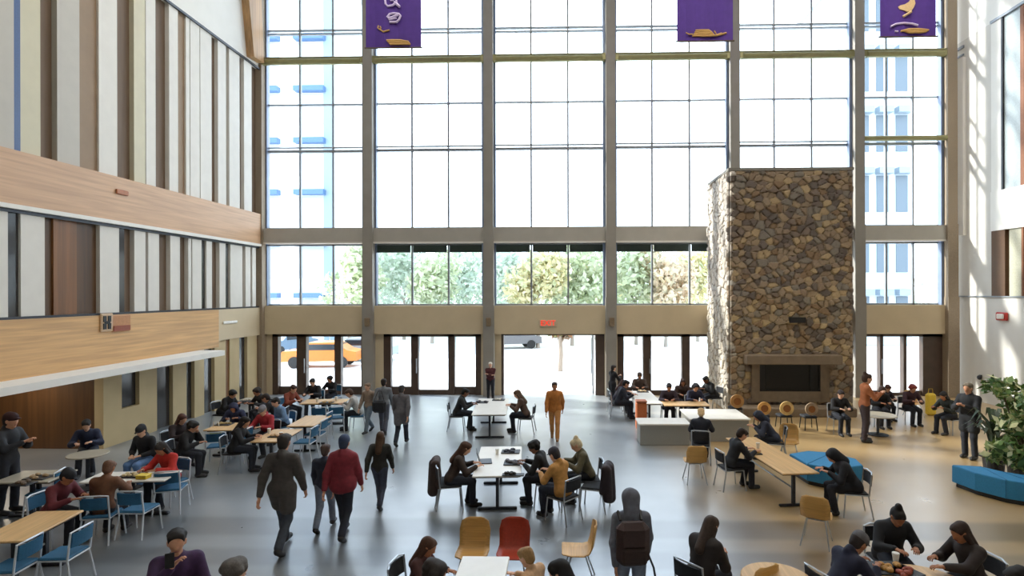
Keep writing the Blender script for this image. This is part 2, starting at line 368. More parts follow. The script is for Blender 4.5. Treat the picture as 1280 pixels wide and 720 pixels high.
lo = lf.build('door_leaf', M['chrome'], e); MB().box(xl-.03, xl-.02, .2, .9, .25, 2.3).build('door_leaf_glass', M['glass'], lo)
MB().tube([(xl-.09, .5, .8), (xl-.09, .5, 1.4)], .02, 8).build('door_handle', M['chrome'], lo)
# exit sign over the open entrance
def text_mesh(body, size, depth=.01):
    cu = bpy.data.curves.new('txt', 'FONT'); cu.body = body; cu.size = size; cu.extrude = depth; cu.align_x = 'CENTER'; cu.align_y = 'CENTER'
    o = bpy.data.objects.new('txt', cu); C.objects.link(o); dg = bpy.context.evaluated_depsgraph_get(); dg.update()
    me = bpy.data.meshes.new_from_object(o.evaluated_get(dg)); bpy.data.objects.remove(o); return me
def text_obj(body, size, m, name, parent, loc, rot=(PI/2, 0, 0), depth=.01):
    me = text_mesh(body, size, depth); me.materials.clear(); me.materials.append(m)
    o = bpy.data.objects.new(name, me); C.objects.link(o); o.parent = parent; o.location = loc; o.rotation_euler = rot; return o
p = AY(685, 404, YW-.36)
e = tag(empty('exit_sign', p), 'red lettered EXIT sign on the beige band above the open entrance', 'sign')
MB().box(-.36, .36, -.05, 0, -.14, .14, bev=.02).build('housing', mat('#c3b295', .5), e)
text_obj('EXIT', .3, M['red'], 'lettering', e, (0, -.06, 0))
# fixtures on the oak gallery fronts
def fixture(px, py, label, hexc, w, h, X=XL+.08, sym=None):
    p = AX(px, py, X); e = tag(empty('wall_plaque', p), label, 'sign')
    MB().box(0, .05, -w/2, w/2, -h/2, h/2, bev=.02).build('plate', mat(hexc, .5), e)
    if sym: sym(e)
    return e
def sym1(e):
    b = MB()
    for dz in (-.1, .1):
        for dy in (-.1, .06): b.box(.05, .07, dy-.05, dy+.05, dz-.08, dz+.08)
    b.box(.05, .07, -.1, .08, -.04, .04).build('symbol', M['black'], e)
fixture(132, 402, 'cream plaque with a black symbol on the lower oak gallery front', '#c5a787', .42, .5, sym=sym1)
def sym2(e): MB().box(.05, .07, -.3, .3, -.2, -.06).build('stripe', mat('#8a3d1c', .5), e)
fixture(150, 403, 'orange brown plaque beside the black symbol on the lower oak front', '#b07a4c', .68, .46, sym=sym2)
fixture(152, 239.5, 'small oval copper coloured fitting on the upper oak gallery front', '#a8663c', .45, .14)
fixture(287, 402, 'slim white fitting on the beige end of the lower gallery front', '#e8e6e0', .9, .1, X=XL+.05)
# fire alarm strobe and camera on the white side wall
p = AX(1253, 397, XR); e = tag(empty('wall_mounted_alarm', p), 'red and white fire alarm strobe on the sunlit white side wall', 'alarm')
MB().box(-.1, 0, -.3, .22, -.14, .16, bev=.03).build('housing', mat('#b03028', .5), e); MB().box(-.16, -.1, -.22, .1, -.08, .1, bev=.02).build('strobe', M['topwhite'], e)
p = AX(1226, 473, XR); e = tag(empty('wall_camera', p), 'small dark camera dome on the white side wall above the seated group', 'camera')
MB().ball((-.06, 0, 0), (.08, .1, .09), 12, 8).build('dome', M['darkmetal'], e, True); MB().box(-.03, 0, -.06, .06, -.02, .1).build('mount', M['darkmetal'], e)

# banners
def banner(pxl, pxr, pyb, label, deco):
    Y = 18.5; a = AY(pxl, pyb, Y); b = AY(pxr, pyb, Y); w = b.x-a.x; h = 4.4
    e = tag(empty('banner', ((a.x+b.x)/2, Y, a.z)), label, 'banner', 'purple banners hanging before the windows')
    m = MB(); n = 12; rings = []
    for i in range(n+1):
        x = -w/2+w*i/n; y = .02*math.sin(i*1.1)
        rings.append([(x, y, 0), (x, y+.008, 0), (x, y+.008, h), (x, y, h)])
    m.loft(rings); m.build('cloth', M['purple'], e)
    MB().tube([(-w/2-.04, 0, 0.02), (w/2+.04, 0, 0.02)], .025, 8).build('hem_rod', mat('#4a3520', .5), e)
    MB().tube([(-w/2-.1, 0, h), (w/2+.1, 0, h)], .03, 8).tube([(-w*.4, 0, h), (-w*.4, 0, ZC-a.z-.02)], .008, 6).tube([(w*.4, 0, h), (w*.4, 0, ZC-a.z-.02)], .008, 6).build('hanger', M['darkmetal'], e)
    deco(e, w); return e
def stroke(b, pts, r):
    pts = [(x, -.035, z) for x, z in pts]; b.tube(pts, r, 6)
def deco1(e, w):
    s = 1/38.9; b = MB()     # white emblem strokes (pixel offsets from centre / bottom)
    P = lambda L: [((x-492.5)*s, (60.5-y)*s) for x, y in L]
    stroke(b, P([(482, -6), (483, 5), (486, 8), (492, 7), (497, 3), (496, -3), (492, -5)]), .035)
    stroke(b, P([(494, 3), (498, 6), (501, 9)]), .045)
    stroke(b, P([(489, 1), (491, 0), (493, 1)]), .03)
    stroke(b, P([(485, 22), (488, 18), (493, 17), (500, 18), (502, 20), (500, 25), (497, 28), (492, 28), (488, 28)]), .035)
    stroke(b, P([(486, 23), (491, 22), (496, 20), (499, 19)]), .035); stroke(b, P([(487, 25), (492, 24), (497, 23)]), .025)
    b.build('emblem', M['lilac'], e)
    g = MB(); stroke(g, P([(474, 32), (473, 35), (475, 37), (477, 35), (476, 33)]), .022); stroke(g, P([(476, 37), (480, 40), (484, 39), (488, 38)]), .025)
    for k in range(4): stroke(g, P([(484+k*1.5, 51+k*1.6), (490, 50.6+k*1.7), (502, 51+k*1.6), (512+k*.8, 53+k)]), .03)
    g.build('script', M['gold'], e)
def deco2(e, w):
    s = 1/38.9; P = lambda L: [((x-882)*s, (53-y)*s) for x, y in L]; g = MB()
    stroke(g, P([(858, 42), (862, 44), (867, 44)]), .02)
    for k in range(4): stroke(g, P([(867+k, 46-k*2.2), (876, 45-k*2), (886, 44-k*1.6), (893-k, 45-k)]), .026)
    stroke(g, P([(866, 46), (880, 46.5), (896, 46), (908, 43)]), .028); stroke(g, P([(893, 40), (896, 45), (902, 43)]), .02)
    g.build('script', M['gold'], e)
def deco3(e, w):
    s = 1/38.9; P = lambda L: [((x-1136)*s, (48-y)*s) for x, y in L]; g = MB()
    g.m = 0
    body = P([(1123, 11), (1126, 9), (1131, 8), (1136, 5), (1139, 1), (1140, -4), (1143.5, -4), (1143, 3), (1144, 7), (1142, 12), (1139, 16), (1134, 17), (1129, 15), (1125, 14)])
    g.loft([[(x, -.04, z) for x, z in body], [(x, -.02, z) for x, z in body]])
    stroke(g, P([(1139, 17), (1134, 20), (1129, 23)]), .04)
    g.build('emblem', mat('#d9b98a', .6), e)
    g = MB()
    for k in range(4): stroke(g, P([(1126+k, 41-k*.3), (1136, 38.5+k*1.4), (1150, 38.5+k*1.4), (1160-k, 40+k*.6)]), .028)
    g.build('script', M['gold'], e)
    g = MB(); stroke(g, P([(1114, 35), (1120, 32), (1130, 31), (1140, 32), (1147, 34)]), .03); stroke(g, P([(1119, 41), (1123, 41)]), .025); g.build('lettering', M['lilac'], e)
banner(458, 527, 60.5, 'purple banner with white curled emblem and gold script, nearest the oak gallery', deco1)
banner(847, 917, 53, 'purple banner bearing only small gold script, high above the stone chimney edge', deco2)
banner(1101, 1171, 48, 'purple banner with a pale gold horn shaped emblem near the white side wall', deco3)

# ------------------------------------------------------------------ fireplace
def stone_grid(P0, U, V, nu, nv, N, seeds, kd, cols, depth):
    """grid patch P0 + u U + v V displaced along N by a stone relief"""
    us = np.linspace(0, 1, nu+1); vs = np.linspace(0, 1, nv+1)
    verts = []; colr = []
    for v in vs:
        for u in us:
            p = P0+U*u+V*v
            r = kd.find_n(Vector((p.x*1.0, p.y*1.0, p.z*1.35)), 2)
            d = r[1][2]-r[0][2]; h = min(1, d/.08); hh = math.sqrt(max(0, 1-(1-h)**2))
            c = cols[r[0][1]]
            edge = 1 if (u in (0, 1) or v in (0, 1)) else 0
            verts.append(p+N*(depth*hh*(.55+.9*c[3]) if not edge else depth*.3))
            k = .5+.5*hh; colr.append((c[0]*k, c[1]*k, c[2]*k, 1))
    fs = [(j*(nu+1)+i, j*(nu+1)+i+1, (j+1)*(nu+1)+i+1, (j+1)*(nu+1)+i) for j in range(nv) for i in range(nu)]
    return verts, fs, colr
FX0, FX1, FY0, FY1 = AY(912, 366, 20.3).x, AY(1065, 366, 20.3).x, 20.3, 23.15
FZ = AY(980, 214, 20.3).z
seeds = []; cols = []
pal = ['#8a7862', '#77685a', '#978468', '#6a5f56', '#7c7468', '#8e7d66', '#a8936f', '#5f564e', '#80694f']
for k in range(3600):
    face = random.random()
    p = Vector((random.uniform(FX0-.1, FX1+.1), random.uniform(FY0-.1, FY1), random.uniform(0, FZ)))
    if face < .55: p.y = FY0
    elif face < .76: p.x = FX0; 
    elif face < .93: p.x = FX1
    else: p.z = FZ
    if any((p-q).length < .15 for q in seeds): continue
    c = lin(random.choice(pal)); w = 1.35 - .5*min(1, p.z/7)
    if p.x == FX0: c = tuple(.35*x+.65*y for x, y in zip(c, lin('#c9c3b8'))); w = 1.15  # sunlight on this side put into paler, greyer stone colours
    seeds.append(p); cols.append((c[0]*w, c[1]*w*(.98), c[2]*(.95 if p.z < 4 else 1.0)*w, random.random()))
kd = kdtree.KDTree(len(seeds))
for i, p in enumerate(seeds): kd.insert(Vector((p.x, p.y, p.z*1.35)), i)
kd.balance()
allv, allf, allc = [], [], []
for args in ((Vector((FX0, FY0, 0)), Vector((FX1-FX0, 0, 0)), Vector((0, 0, FZ)), 110, 215, Vector((0, -1, 0))),
             (Vector((FX0, FY1, 0)), Vector((0, FY0-FY1, 0)), Vector((0, 0, FZ)), 70, 200, Vector((-1, 0, 0))),
             (Vector((FX1, FY0, 0)), Vector((0, FY1-FY0, 0)), Vector((0, 0, FZ)), 40, 120, Vector((1, 0, 0))),
             (Vector((FX0, FY0, FZ)), Vector((FX1-FX0, 0, 0)), Vector((0, FY1-FY0, 0)), 60, 40, Vector((0, 0, 1))),
             (Vector((FX1, FY1, 0)), Vector((FX0-FX1, 0, 0)), Vector((0, 0, FZ)), 30, 60, Vector((0, 1, 0)))):
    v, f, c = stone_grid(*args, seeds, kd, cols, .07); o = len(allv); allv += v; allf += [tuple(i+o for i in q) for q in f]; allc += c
fp = tag(empty('stone_fireplace', ((FX0+FX1)/2, FY0, 0)), 'tall brown fieldstone fireplace and chimney standing before the windows', 'fireplace')
ox = Vector(((FX0+FX1)/2, FY0, 0))
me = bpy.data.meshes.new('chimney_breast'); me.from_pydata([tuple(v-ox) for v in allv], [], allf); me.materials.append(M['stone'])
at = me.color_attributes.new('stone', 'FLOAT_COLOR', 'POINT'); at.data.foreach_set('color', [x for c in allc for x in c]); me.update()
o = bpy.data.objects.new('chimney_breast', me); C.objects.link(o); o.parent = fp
def fpx(px): return AY(px, 366, FY0).x-ox.x
def fpz(py): return AY(985, py, FY0).z
MB().box(fpx(912)-.05, fpx(1065)+.05, -.06, FY1-FY0, FZ, FZ+.1).build('cap', mat('#77736b', .8), fp)
MB().box(fpx(928), fpx(1045), -.5, .0, fpz(454.5), fpz(443), bev=.02).build('mantel', M['taupe'], fp)
sr = MB().box(fpx(938), fpx(947.5), -.16, 0, fpz(502), fpz(454)).box(fpx(1023), fpx(1034), -.16, 0, fpz(502), fpz(454)).box(fpx(947), fpx(1024), -.16, 0, fpz(502), fpz(489))
sr.build('surround', M['taupe'], fp)
MB().box(fpx(947), fpx(1024), -.11, -.06, fpz(489), fpz(454)).build('firebox', mat('#0e0d0d', .4), fp)
gr = MB().box(fpx(947), fpx(1024), -.15, -.11, fpz(456.5), fpz(454.5)).box(fpx(947), fpx(1024), -.15, -.11, fpz(489), fpz(487)).box(fpx(947), fpx(949.5), -.15, -.11, fpz(489), fpz(455)).box(fpx(1021.5), fpx(1024), -.15, -.11, fpz(489), fpz(455))
gr.box(fpx(956), fpx(957), -.14, -.11, fpz(489), fpz(455)).box(fpx(1010), fpx(1011), -.14, -.11, fpz(489), fpz(455)); gr.build('fire_screen_frame', M['black'], fp)
MB().box(fpx(920), fpx(1058), -.75, -.08, 0, .3, bev=.03).build('hearth', M['taupe'], fp)
MB().box(fpx(985), fpx(1005), -.16, .0, fpz(404), fpz(397)).build('vent_slot', M['black'], fp)

# ------------------------------------------------------------------ outside
struct(bx('ground_outside', mat('#e6e5e2', .8, var=.04, scale=.4), -90, 90, YW+.08, 160, -.25, -.03))
def house(label, x0, x1, y0, y1, h, hexc, nx, nz, wcol='#d5e0ea', acol='#6f8fb4'):
    e = tag(empty('building', ((x0+x1)/2, y0, 0)), label, 'building'); ox = (x0+x1)/2
    MB().box(x0-ox, x1-ox, 0, y1-y0, 0, h).build('wall', mat(hexc, .8, var=.04, scale=.5), e)
    MB().box(x0-ox-.3, x1-ox+.3, -.3, y1-y0, h, h+.5).build('roof', mat('#aab4bd', .6), e)
    for i in range(nx):
        for k in range(nz):
            a = x0-ox+(x1-x0)*(i+.2)/nx; b = x0-ox+(x1-x0)*(i+.8)/nx; z = 1+(h-1.5)*k/nz
            w = MB().box(a, b, -.06, 0, z, z+(h-1.5)/nz*.6).build('window', mat(wcol, .4), e)
            MB().box(a-.1, b+.1, -.7, 0, z+(h-1.5)/nz*.62, z+(h-1.5)/nz*.72).build('awning', mat(acol, .5), w)
    if nx == 2: MB().box(x1-ox-.9, x1-ox+.05, -.1, 0, 0, h).build('corner_panel', mat('#8497a6', .6), e)
    return e
house('white building with blue awnings seen through the windows beside the oak gallery', -28.0, -19.9, 50, 62, 33, '#f1f2f2', 2, 7, '#aebac4', '#4f6f98')
house('pale grey tower with strip windows beyond the windows beside the stone chimney', 23, 27.5, 46, 56, 30, '#b9c3c9', 3, 6, '#5d6a74', '#8b98a2')
def leafcloud(center, rad, n, size, pal, rng, mbv, mbf, mbc):
    for _ in range(n):
        d = Vector(rng.normal(size=3)); d.normalize(); r = rad*(.55+.45*rng.random())
        p = Vector(center)+d*r; a = Vector(rng.normal(size=3)).normalized(); b = a.cross(d if abs(a.dot(d)) < .95 else Vector((0,0,1))).normalized()
        s = size*(.6+.8*rng.random()); o = len(mbv); mbv += [p-a*s, p+b*s*.5, p+a*s, p-b*s*.5]; mbf.append((o, o+1, o+2, o+3))
        c = pal[int(rng.random()*len(pal))]; k = .8+.4*rng.random(); mbc += [(c[0]*k, c[1]*k, c[2]*k, 1)]*4
def leafmesh(name, v, f, c, parent, m='leaf'):
    me = bpy.data.meshes.new(name); me.from_pydata([tuple(x) for x in v], [], f); me.materials.append(M[m])
    at = me.color_attributes.new('leaf', 'FLOAT_COLOR', 'POINT'); at.data.foreach_set('color', [x for q in c for x in q]); me.update()
    o = bpy.data.objects.new(name, me); C.objects.link(o); o.parent = parent; return o
def tree(loc, h, rad, pal, label, n=420, trunk_h=None):
    e = tag(empty('tree', loc), label, 'tree', 'trees beyond the forecourt'); rng = np.random.default_rng(int(abs(loc[0]*97)+h*31))
    th = trunk_h or h*.45
    t = MB().tube([(0, 0, 0), (.05, 0, th*.5), (0, .05, th), (0.05, 0, h*.8)], [.16, .13, .1, .04], 8)
    for k in range(6):
        a = k*1.05; t.tube([(0, 0, th*(.75+.08*k)), (math.cos(a)*rad*.5, math.sin(a)*rad*.5, th+(h-th)*(.25+.08*k))], [.05, .02], 6)
    t.build('trunk', mat('#9a8f84', .8), e)
    v, f, c = [], [], []; n = int(n*2.6)
    for k in range(9):
        a = rng.random()*6.28; rr = rad*.62*rng.random()**.5; z = th+(h-th)*(.1+.8*rng.random())
        leafcloud((math.cos(a)*rr, math.sin(a)*rr, z), rad*.5, n//9*2, .27, pal, rng, v, f, c)
    leafmesh('crown', v, f, c, e, 'leaf_far'); return e
G1 = [lin('#c9d0ac'), lin('#d6dabd'), lin('#b9c3a0'), lin('#e0e2c8')]  # leaf palettes paled, outdoor haze put into their colours
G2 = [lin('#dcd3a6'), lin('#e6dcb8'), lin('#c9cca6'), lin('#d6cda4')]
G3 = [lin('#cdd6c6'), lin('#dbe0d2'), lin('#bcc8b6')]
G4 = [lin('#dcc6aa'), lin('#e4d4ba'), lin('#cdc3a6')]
spec = [(436, 46, 6.3, 2.6, G1, 'pale green round tree beyond the doors nearest the oak gallery'), (505, 52, 6.6, 3.0, G3, 'grey green tree behind the white parasols of the forecourt'),
        (540, 48, 6.0, 2.4, G1, 'light green tree just beyond the second window bay'), (585, 56, 6.8, 3.2, G3, 'tall hazy grey green tree outside the second window bay'),
        (640, 50, 6.4, 3.0, G3, 'bluish green tree outside, above the open entrance'), (672, 44, 5.9, 2.4, G2, 'yellow green tree outside, over the exit sign'),
        (715, 46, 6.3, 2.7, G1, 'bushy green tree outside, beside the fourth column'), (745, 52, 6.0, 2.3, G2, 'olive tree outside just beside the fourth column edge'), (795, 47, 6.3, 2.6, G1, 'green tree outside the window bay beside the chimney'),
        (832, 45, 6.0, 2.3, G4, 'rust tinted autumn tree outside the bay beside the chimney'), (872, 50, 6.4, 2.8, G2, 'ochre tree outside, half hidden by the stone chimney')]
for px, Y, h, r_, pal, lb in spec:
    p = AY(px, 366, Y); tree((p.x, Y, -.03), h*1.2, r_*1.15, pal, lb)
p = AY(700, 366, 31); tree((p.x, 31, -.03), 3.4, 1.1, [lin('#6f5a48'), lin('#8b6a50'), lin('#7b7a55')], 'slim bare-branched sapling standing outside the open entrance', 90, 1.9)
hedge = tag(empty('hedge', (0, 58, -.03)), 'long grey green hedge closing the forecourt outside', 'hedge')
v, f, c = [], [], []; rng = np.random.default_rng(3)
for k in range(70): leafcloud((-26+k*.9, 0, 1.5+2.2*(k%2)), 1.9, 90, .36, G3, rng, v, f, c)
leafmesh('foliage', v, f, c, hedge, 'leaf_far')
def car(px, Y, rz, hexc, label):
    p = AY(px, 366, Y); e = tag(empty('car', (p.x, Y, -.03), rz), label, 'car', 'cars parked outside')
    prof = [(-2.1, .35), (-2.15, .75), (-1.95, .95), (-1.1, 1.0), (-.6, 1.42), (.9, 1.45), (1.6, 1.0), (2.1, .9), (2.15, .4)]
    b = MB().loft([[(x, y, z) for x, z in prof] for y in (-.85, .85)]); b.build('body', mat(hexc, .3), e)
    MB().box(-.75, 1.15, -.87, .87, 1.02, 1.34).build('window', mat('#2b3036', .15), e)
    for x in (-1.3, 1.3):
        for s in (-1, 1):
            w = MB().tube([(x, s*.72, .33), (x, s*.9, .33)], .33, 16).build('wheel', M['black'], e)
car(403, 33, .1, '#c9782f', 'orange car parked outside the doors nearest the oak gallery'); car(452, 36, 0, '#8b969e', 'grey blue car parked outside, seen through the third door leaf')
car(640, 44, .3, '#6a6a6c', 'dark grey car seen through the open entrance'); car(358, 40, 1.2, '#5f7488', 'blue car outside the first door leaf')
def parasol(px, Y, label):
    p = AY(px, 366, Y); e = tag(empty('parasol', (p.x, Y, -.03)), label, 'parasol', 'white parasols outside')
    MB().tube([(0,0,0), (0,0,2.9)], .04, 8).build('pole', M['chrome'], e)
    MB().loft([[(1.5*math.cos(k*PI/4), 1.5*math.sin(k*PI/4), 2.3) for k in range(8)], [(.05*math.cos(k*PI/4), .05*math.sin(k*PI/4), 3.1) for k in range(8)]]).build('canopy', mat('#f1f1ee', .8), e)
    MB().lathe([(.35, 0), (.35, .08), (.06, .12)], n=14).build('base', M['darkmetal'], e)
parasol(492, 40, 'white parasol outside, framed by the second window bay'); parasol(412, 42, 'white parasol outside near the parked cars')

# ------------------------------------------------------------------ furniture
GC = 'chairs around the hall tables'
def chair_proto(seatm, framem):
    e = empty('dining_chair')
    s = MB().box(-.22, .22, -.2, .22, .425, .47, bev=.02); s.build('seat', seatm, e)
    rings = []
    for i in range(9):
        t = i/8*2-1; x = .2*t; y = -.235-.03*(1-t*t)
        rings.append([(x, y-.012, .6), (x, y+.012, .6), (x, y-.008, .8), (x, y-.03, .8)])
    MB().loft(rings).build('backrest', seatm, e)
    for sx in (-1, 1):
        MB().tube([(sx*.21, .2, .43), (sx*.235, .24, .0)], .014, 7).build('leg', framem, e)
        MB().tube([(sx*.21, -.19, .43), (sx*.235, -.27, .0)], .014, 7).build('leg', framem, e)
    MB().tube([(-.22, -.2, .43), (-.215, -.24, .82), (-.12, -.275, .835), (.12, -.275, .835), (.215, -.24, .82), (.22, -.2, .43)], .014, 7).build('back_frame', framem, e)
    MB().tube([(-.21, .2, .425), (-.215, -.2, .425), (.215, -.2, .425), (.21, .2, .425), (-.21, .2, .425)], .012, 6).build('seat_frame', framem, e)
    return e
def shell_proto(shellm, framem):
    e = empty('shell_chair'); rings = []
    path = [(.24, .455), (.22, .45), (.1, .435), (-.08, .44), (-.17, .475), (-.21, .56), (-.235, .7), (-.255, .82), (-.262, .86)]
    ws = [.17, .21, .235, .235, .225, .225, .23, .2, .13]
    for i, ((y, z), w) in enumerate(zip(path, ws)):
        t = min(1, max(0, (i-2)/3)); a, b = .035*t, .03*(1-t)
        rings.append([(-w, y+a, z+b), (-w*.6, y, z), (w*.6, y, z), (w, y+a, z+b), (w, y+a-.012*t, z+b-.012*(1-t)), (w*.6, y-.012*t, z-.014*(1-t)), (-w*.6, y-.012*t, z-.014*(1-t)), (-w, y+a-.012*t, z+b-.012*(1-t))])
    MB().loft(rings).build('shell', shellm, e, True)
    for sx in (-1, 1):
        MB().tube([(sx*.14, .1, .43), (sx*.22, .23, 0)], .012, 7).build('leg', framem, e); MB().tube([(sx*.14, -.1, .43), (sx*.22, -.25, 0)], .012, 7).build('leg', framem, e)
    MB().box(-.15, .15, -.11, .11, .415, .432).build('underframe', framem, e)
    return e
PROTO = {'blue': chair_proto(M['blue'], M['whitemetal']), 'black': chair_proto(M['blackfab'], M['chrome']), 'tan': shell_proto(M['tanply'], M['chrome']), 'rust': shell_proto(mat('#a8391f', .5), M['chrome'])}
first = {k: True for k in PROTO}
def chair(kind, x, y, head, label):
    p = PROTO[kind]; o = p if first[kind] else copy_tree(p); first[kind] = False
    o.location = (x, y, 0); o.rotation_euler = (0, 0, math.radians(head)); return tag(o, label, 'chair', GC)
GT = 'tables of the hall'
def table(x, y, w, l, rz, topm, label, h=.74, legs='T', nm='dining_table'):
    e = tag(empty(nm, (x, y, 0), rz), label, 'table', GT)
    MB().box(-w/2, w/2, -l/2, l/2, h-.03, h, bev=.008).build('tabletop', topm, e)
    MB().box(-w/2+.05, w/2-.05, -l/2+.1, l/2-.1, h-.07, h-.03).build('apron', M['edge'], e)
    if legs == 'T':
        for s in (-1, 1):
            yy = s*(l/2-.3)
            MB().box(-.03, .03, yy-.03, yy+.03, .04, h-.07).box(-w/2+.08, w/2-.08, yy-.035, yy+.035, 0, .05, bev=.015).build('leg', M['darkmetal'], e)
        MB().tube([(0, -l/2+.3, .35), (0, l/2-.3, .35)], .018, 8).build('stretcher', M['chrome'], e)
    else:
        MB().tube([(0, 0, .03), (0, 0, h-.05)], .04, 10).build('pedestal', M['darkmetal'], e)
        MB().lathe([(.26, 0), (.26, .02), (.05, .05)], n=16).build('base', M['darkmetal'], e)
    return e
def round_table(x, y, r, topm, label, h=.74):
    e = tag(empty('round_table', (x, y, 0)), label, 'table', GT)
    MB().lathe([(r-.01, h-.03), (r, h-.02), (r, h-.01), (r-.01, h)], n=28).build('tabletop', topm, e)
    MB().tube([(0, 0, .03), (0, 0, h-.03)], .04, 10).build('pedestal', M['darkmetal'], e)
    MB().lathe([(.28, 0), (.28, .02), (.05, .05)], n=18).build('base', M['darkmetal'], e); return e
table(-1.3, 11.9, .92, 2.1, .06, M['topwhite'], 'white rectangular table in the middle of the hall strewn with trays')
table(-2.15, 17.6, 1.0, 2.5, .06, M['topwhite'], 'white rectangular table close to the open entrance')
table(4.42, 12.5, .74, 2.75, math.radians(6.5), M['toptan'], 'long tan wooden table running toward the blue curved bench')
table(2.75, 19.2, .76, 2.3, .03, M['topwhite'], 'white table beside the doors next to the stone chimney')
table(3.85, 18.1, 1.4, .7, 0, M['toptan'], 'tan table set crosswise at the end of the white chimney-side table')
table(-1.0, 6.5, .62, 2.1, 0, M['topwhite'], 'white table at the bottom edge between three seated people')
table(-7.95, 8.42, .72, 1.16, .1, M['toptan'], 'empty tan wooden table nearest the viewer, in front of the wood panels')
table(-10.0, 10.7, 1.0, .75, .1, M['topgrey'], 'grey topped table with a blue chair beside the recessed counter')
round_table(-10.25, 12.2, .38, M['topgrey'], 'small round grey table by the brown wood panels')
table(-8.15, 10.72, 1.5, .62, .1, M['topwhite'], 'pale table with a yellow box in front of the person in red')
table(-8.75, 14.8, .72, .85, .05, M['toptan'], 'tan table covered with food beside the navy hooded person')
table(-6.95, 13.9, .72, 1.25, .05, M['toptan'], 'tan table where the person in the red top sits')
table(-6.85, 15.5, .72, 1.3, .05, M['toptan'], 'bare yellowish tan table behind the red-topped person')
table(-7.6, 18.3, 1.35, .75, .1, M['toptan'], 'tan table just inside the doors nearest the oak gallery')
table(-10.1, 18.5, .75, .8, 0, M['topgrey'], 'pale table in the far corner under the oak gallery')
round_table(4.32, 6.95, .5, M['toptan'], 'round wooden table crowded with food among four people')
round_table(10.95, 15.0, .32, M['topwhite'], 'small round white side table behind the blue bench')
round_table(9.3, 17.2, .5, M['topgrey'], 'low round table amid the group by the corner windows', .6)
round_table(2.6, 7.05, .42, M['toptan'], 'small tan round table beside the blurred dark-coated person')
# white block counters in front of the fireplace
def counter(x0, x1, y0, y1, h, label):
    e = tag(empty('block_counter', ((x0+x1)/2, y0, 0)), label, 'counter', 'white topped counters'); w = (x1-x0)/2
    MB().box(-w, w, 0, y1-y0, 0, h-.05, bev=.01).build('carcass', mat('#9c9a92', .5, var=.04), e)
    MB().box(-w-.04, w+.04, -.04, y1-y0+.04, h-.05, h, bev=.015).build('counter_top', M['topwhite'], e); return e
counter(3.62, 5.25, 16.3, 17.6, .66, 'white topped grey block counter in front of the round-backed chairs')
counter(2.15, 3.5, 15.9, 16.6, .6, 'smaller white topped block counter behind the fair-haired person')
# orange bin
e = tag(empty('waste_bin', (G(801, 536).x, G(801, 536).y, 0)), 'slim terracotta orange bin at the end of the white chimney-side table', 'bin')
MB().box(-.16, .16, -.16, .16, 0, .82, bev=.03).build('body', mat('#b5602f', .6), e); MB().box(-.17, .17, -.17, .17, .82, .88, bev=.02).build('lid', mat('#8a4a28', .6), e)
# benches
def bench(poly, label, h=.46):
    cx = sum(p[0] for p in poly)/len(poly); cy = sum(p[1] for p in poly)/len(poly); P = [(x-cx, y-cy) for x, y in poly]
    e = tag(empty('curved_bench', (cx, cy, 0)), label, 'bench', 'blue upholstered benches')
    ins = lambda k: [(x*(1-k), y*(1-k)) for x, y in P]
    MB().loft([[(x, y, z) for x, y in ins(k)] for k, z in ((0.005, .09), (0, .11), (0, h-.03), (.01, h-.008), (.03, h))]).build('cushion', M['bluef'], e)
    MB().prism(ins(.06), 0, .1).build('plinth', M['black'], e)
    sm = MB()
    n = len(P)//2
    for i in range(1, n-1):
        a, b = P[i], P[len(P)-1-i]; sm.tube([(a[0]*1.002, a[1]*1.002, .11), (a[0]*1.002, a[1]*1.002, h-.02), (a[0]*.97, a[1]*.97, h+.002), (b[0]*.97, b[1]*.97, h+.002)], .006, 5)
    sm.build('seam', mat('#1f5f86', .8), e); return e
bench([(8.55, 12.15), (8.82, 11.68), (9.25, 11.38), (9.8, 11.2), (10.5, 11.15), (10.55, 11.75), (9.95, 11.8), (9.5, 11.95), (9.15, 12.25), (8.95, 12.6), (8.45, 12.7)], 'blue faceted curved bench in front of the leafy plant')
bench([(5.28, 13.5), (5.35, 12.7), (5.75, 12.35), (6.5, 12.6), (6.6, 13.1), (6.3, 13.6), (5.8, 13.75)], 'light blue curved bench behind the long tan table')
# plant
pl = tag(empty('potted_plant', (10.0, 12.65, 0)), 'large leafy green plant behind the blue faceted bench', 'plant')
MB().lathe([(.24, 0), (.3, .02), (.36, .5), (.38, .52), (.34, .53), (.33, .46)], n=24).build('pot', mat('#4b4a46', .6), pl)
st = MB()
for k in range(9):
    a = k*.7; st.tube([(0, 0, .45), (.18*math.cos(a), .18*math.sin(a), 1.1), (.4*math.cos(a), .4*math.sin(a), 1.7+.05*k)], [.025, .02, .01], 6)
st.build('stem', mat('#5c4d36', .8), pl)
v, f, c = [], [], []; rng = np.random.default_rng(5); GP = [lin('#6c8a48'), lin('#a3b06f'), lin('#45662f'), lin('#d3d4a2'), lin('#55783c')]
for k in range(40):
    a = rng.random()*6.28; rr = .62*rng.random()**.5; z = .6+1.6*rng.random()
    leafcloud((rr*math.cos(a), rr*math.sin(a), z), .26, 60, .1, GP, rng, v, f, c)
leafmesh('foliage', v, f, c, pl)
pl2 = tag(empty('potted_plant', (10.15, 13.8, 0)), 'dark spiky-leaved plant beside the larger green plant', 'plant')
MB().lathe([(.16, 0), (.2, .02), (.24, .35), (.22, .36)], n=20).build('pot', M['darkmetal'], pl2)
b = MB()
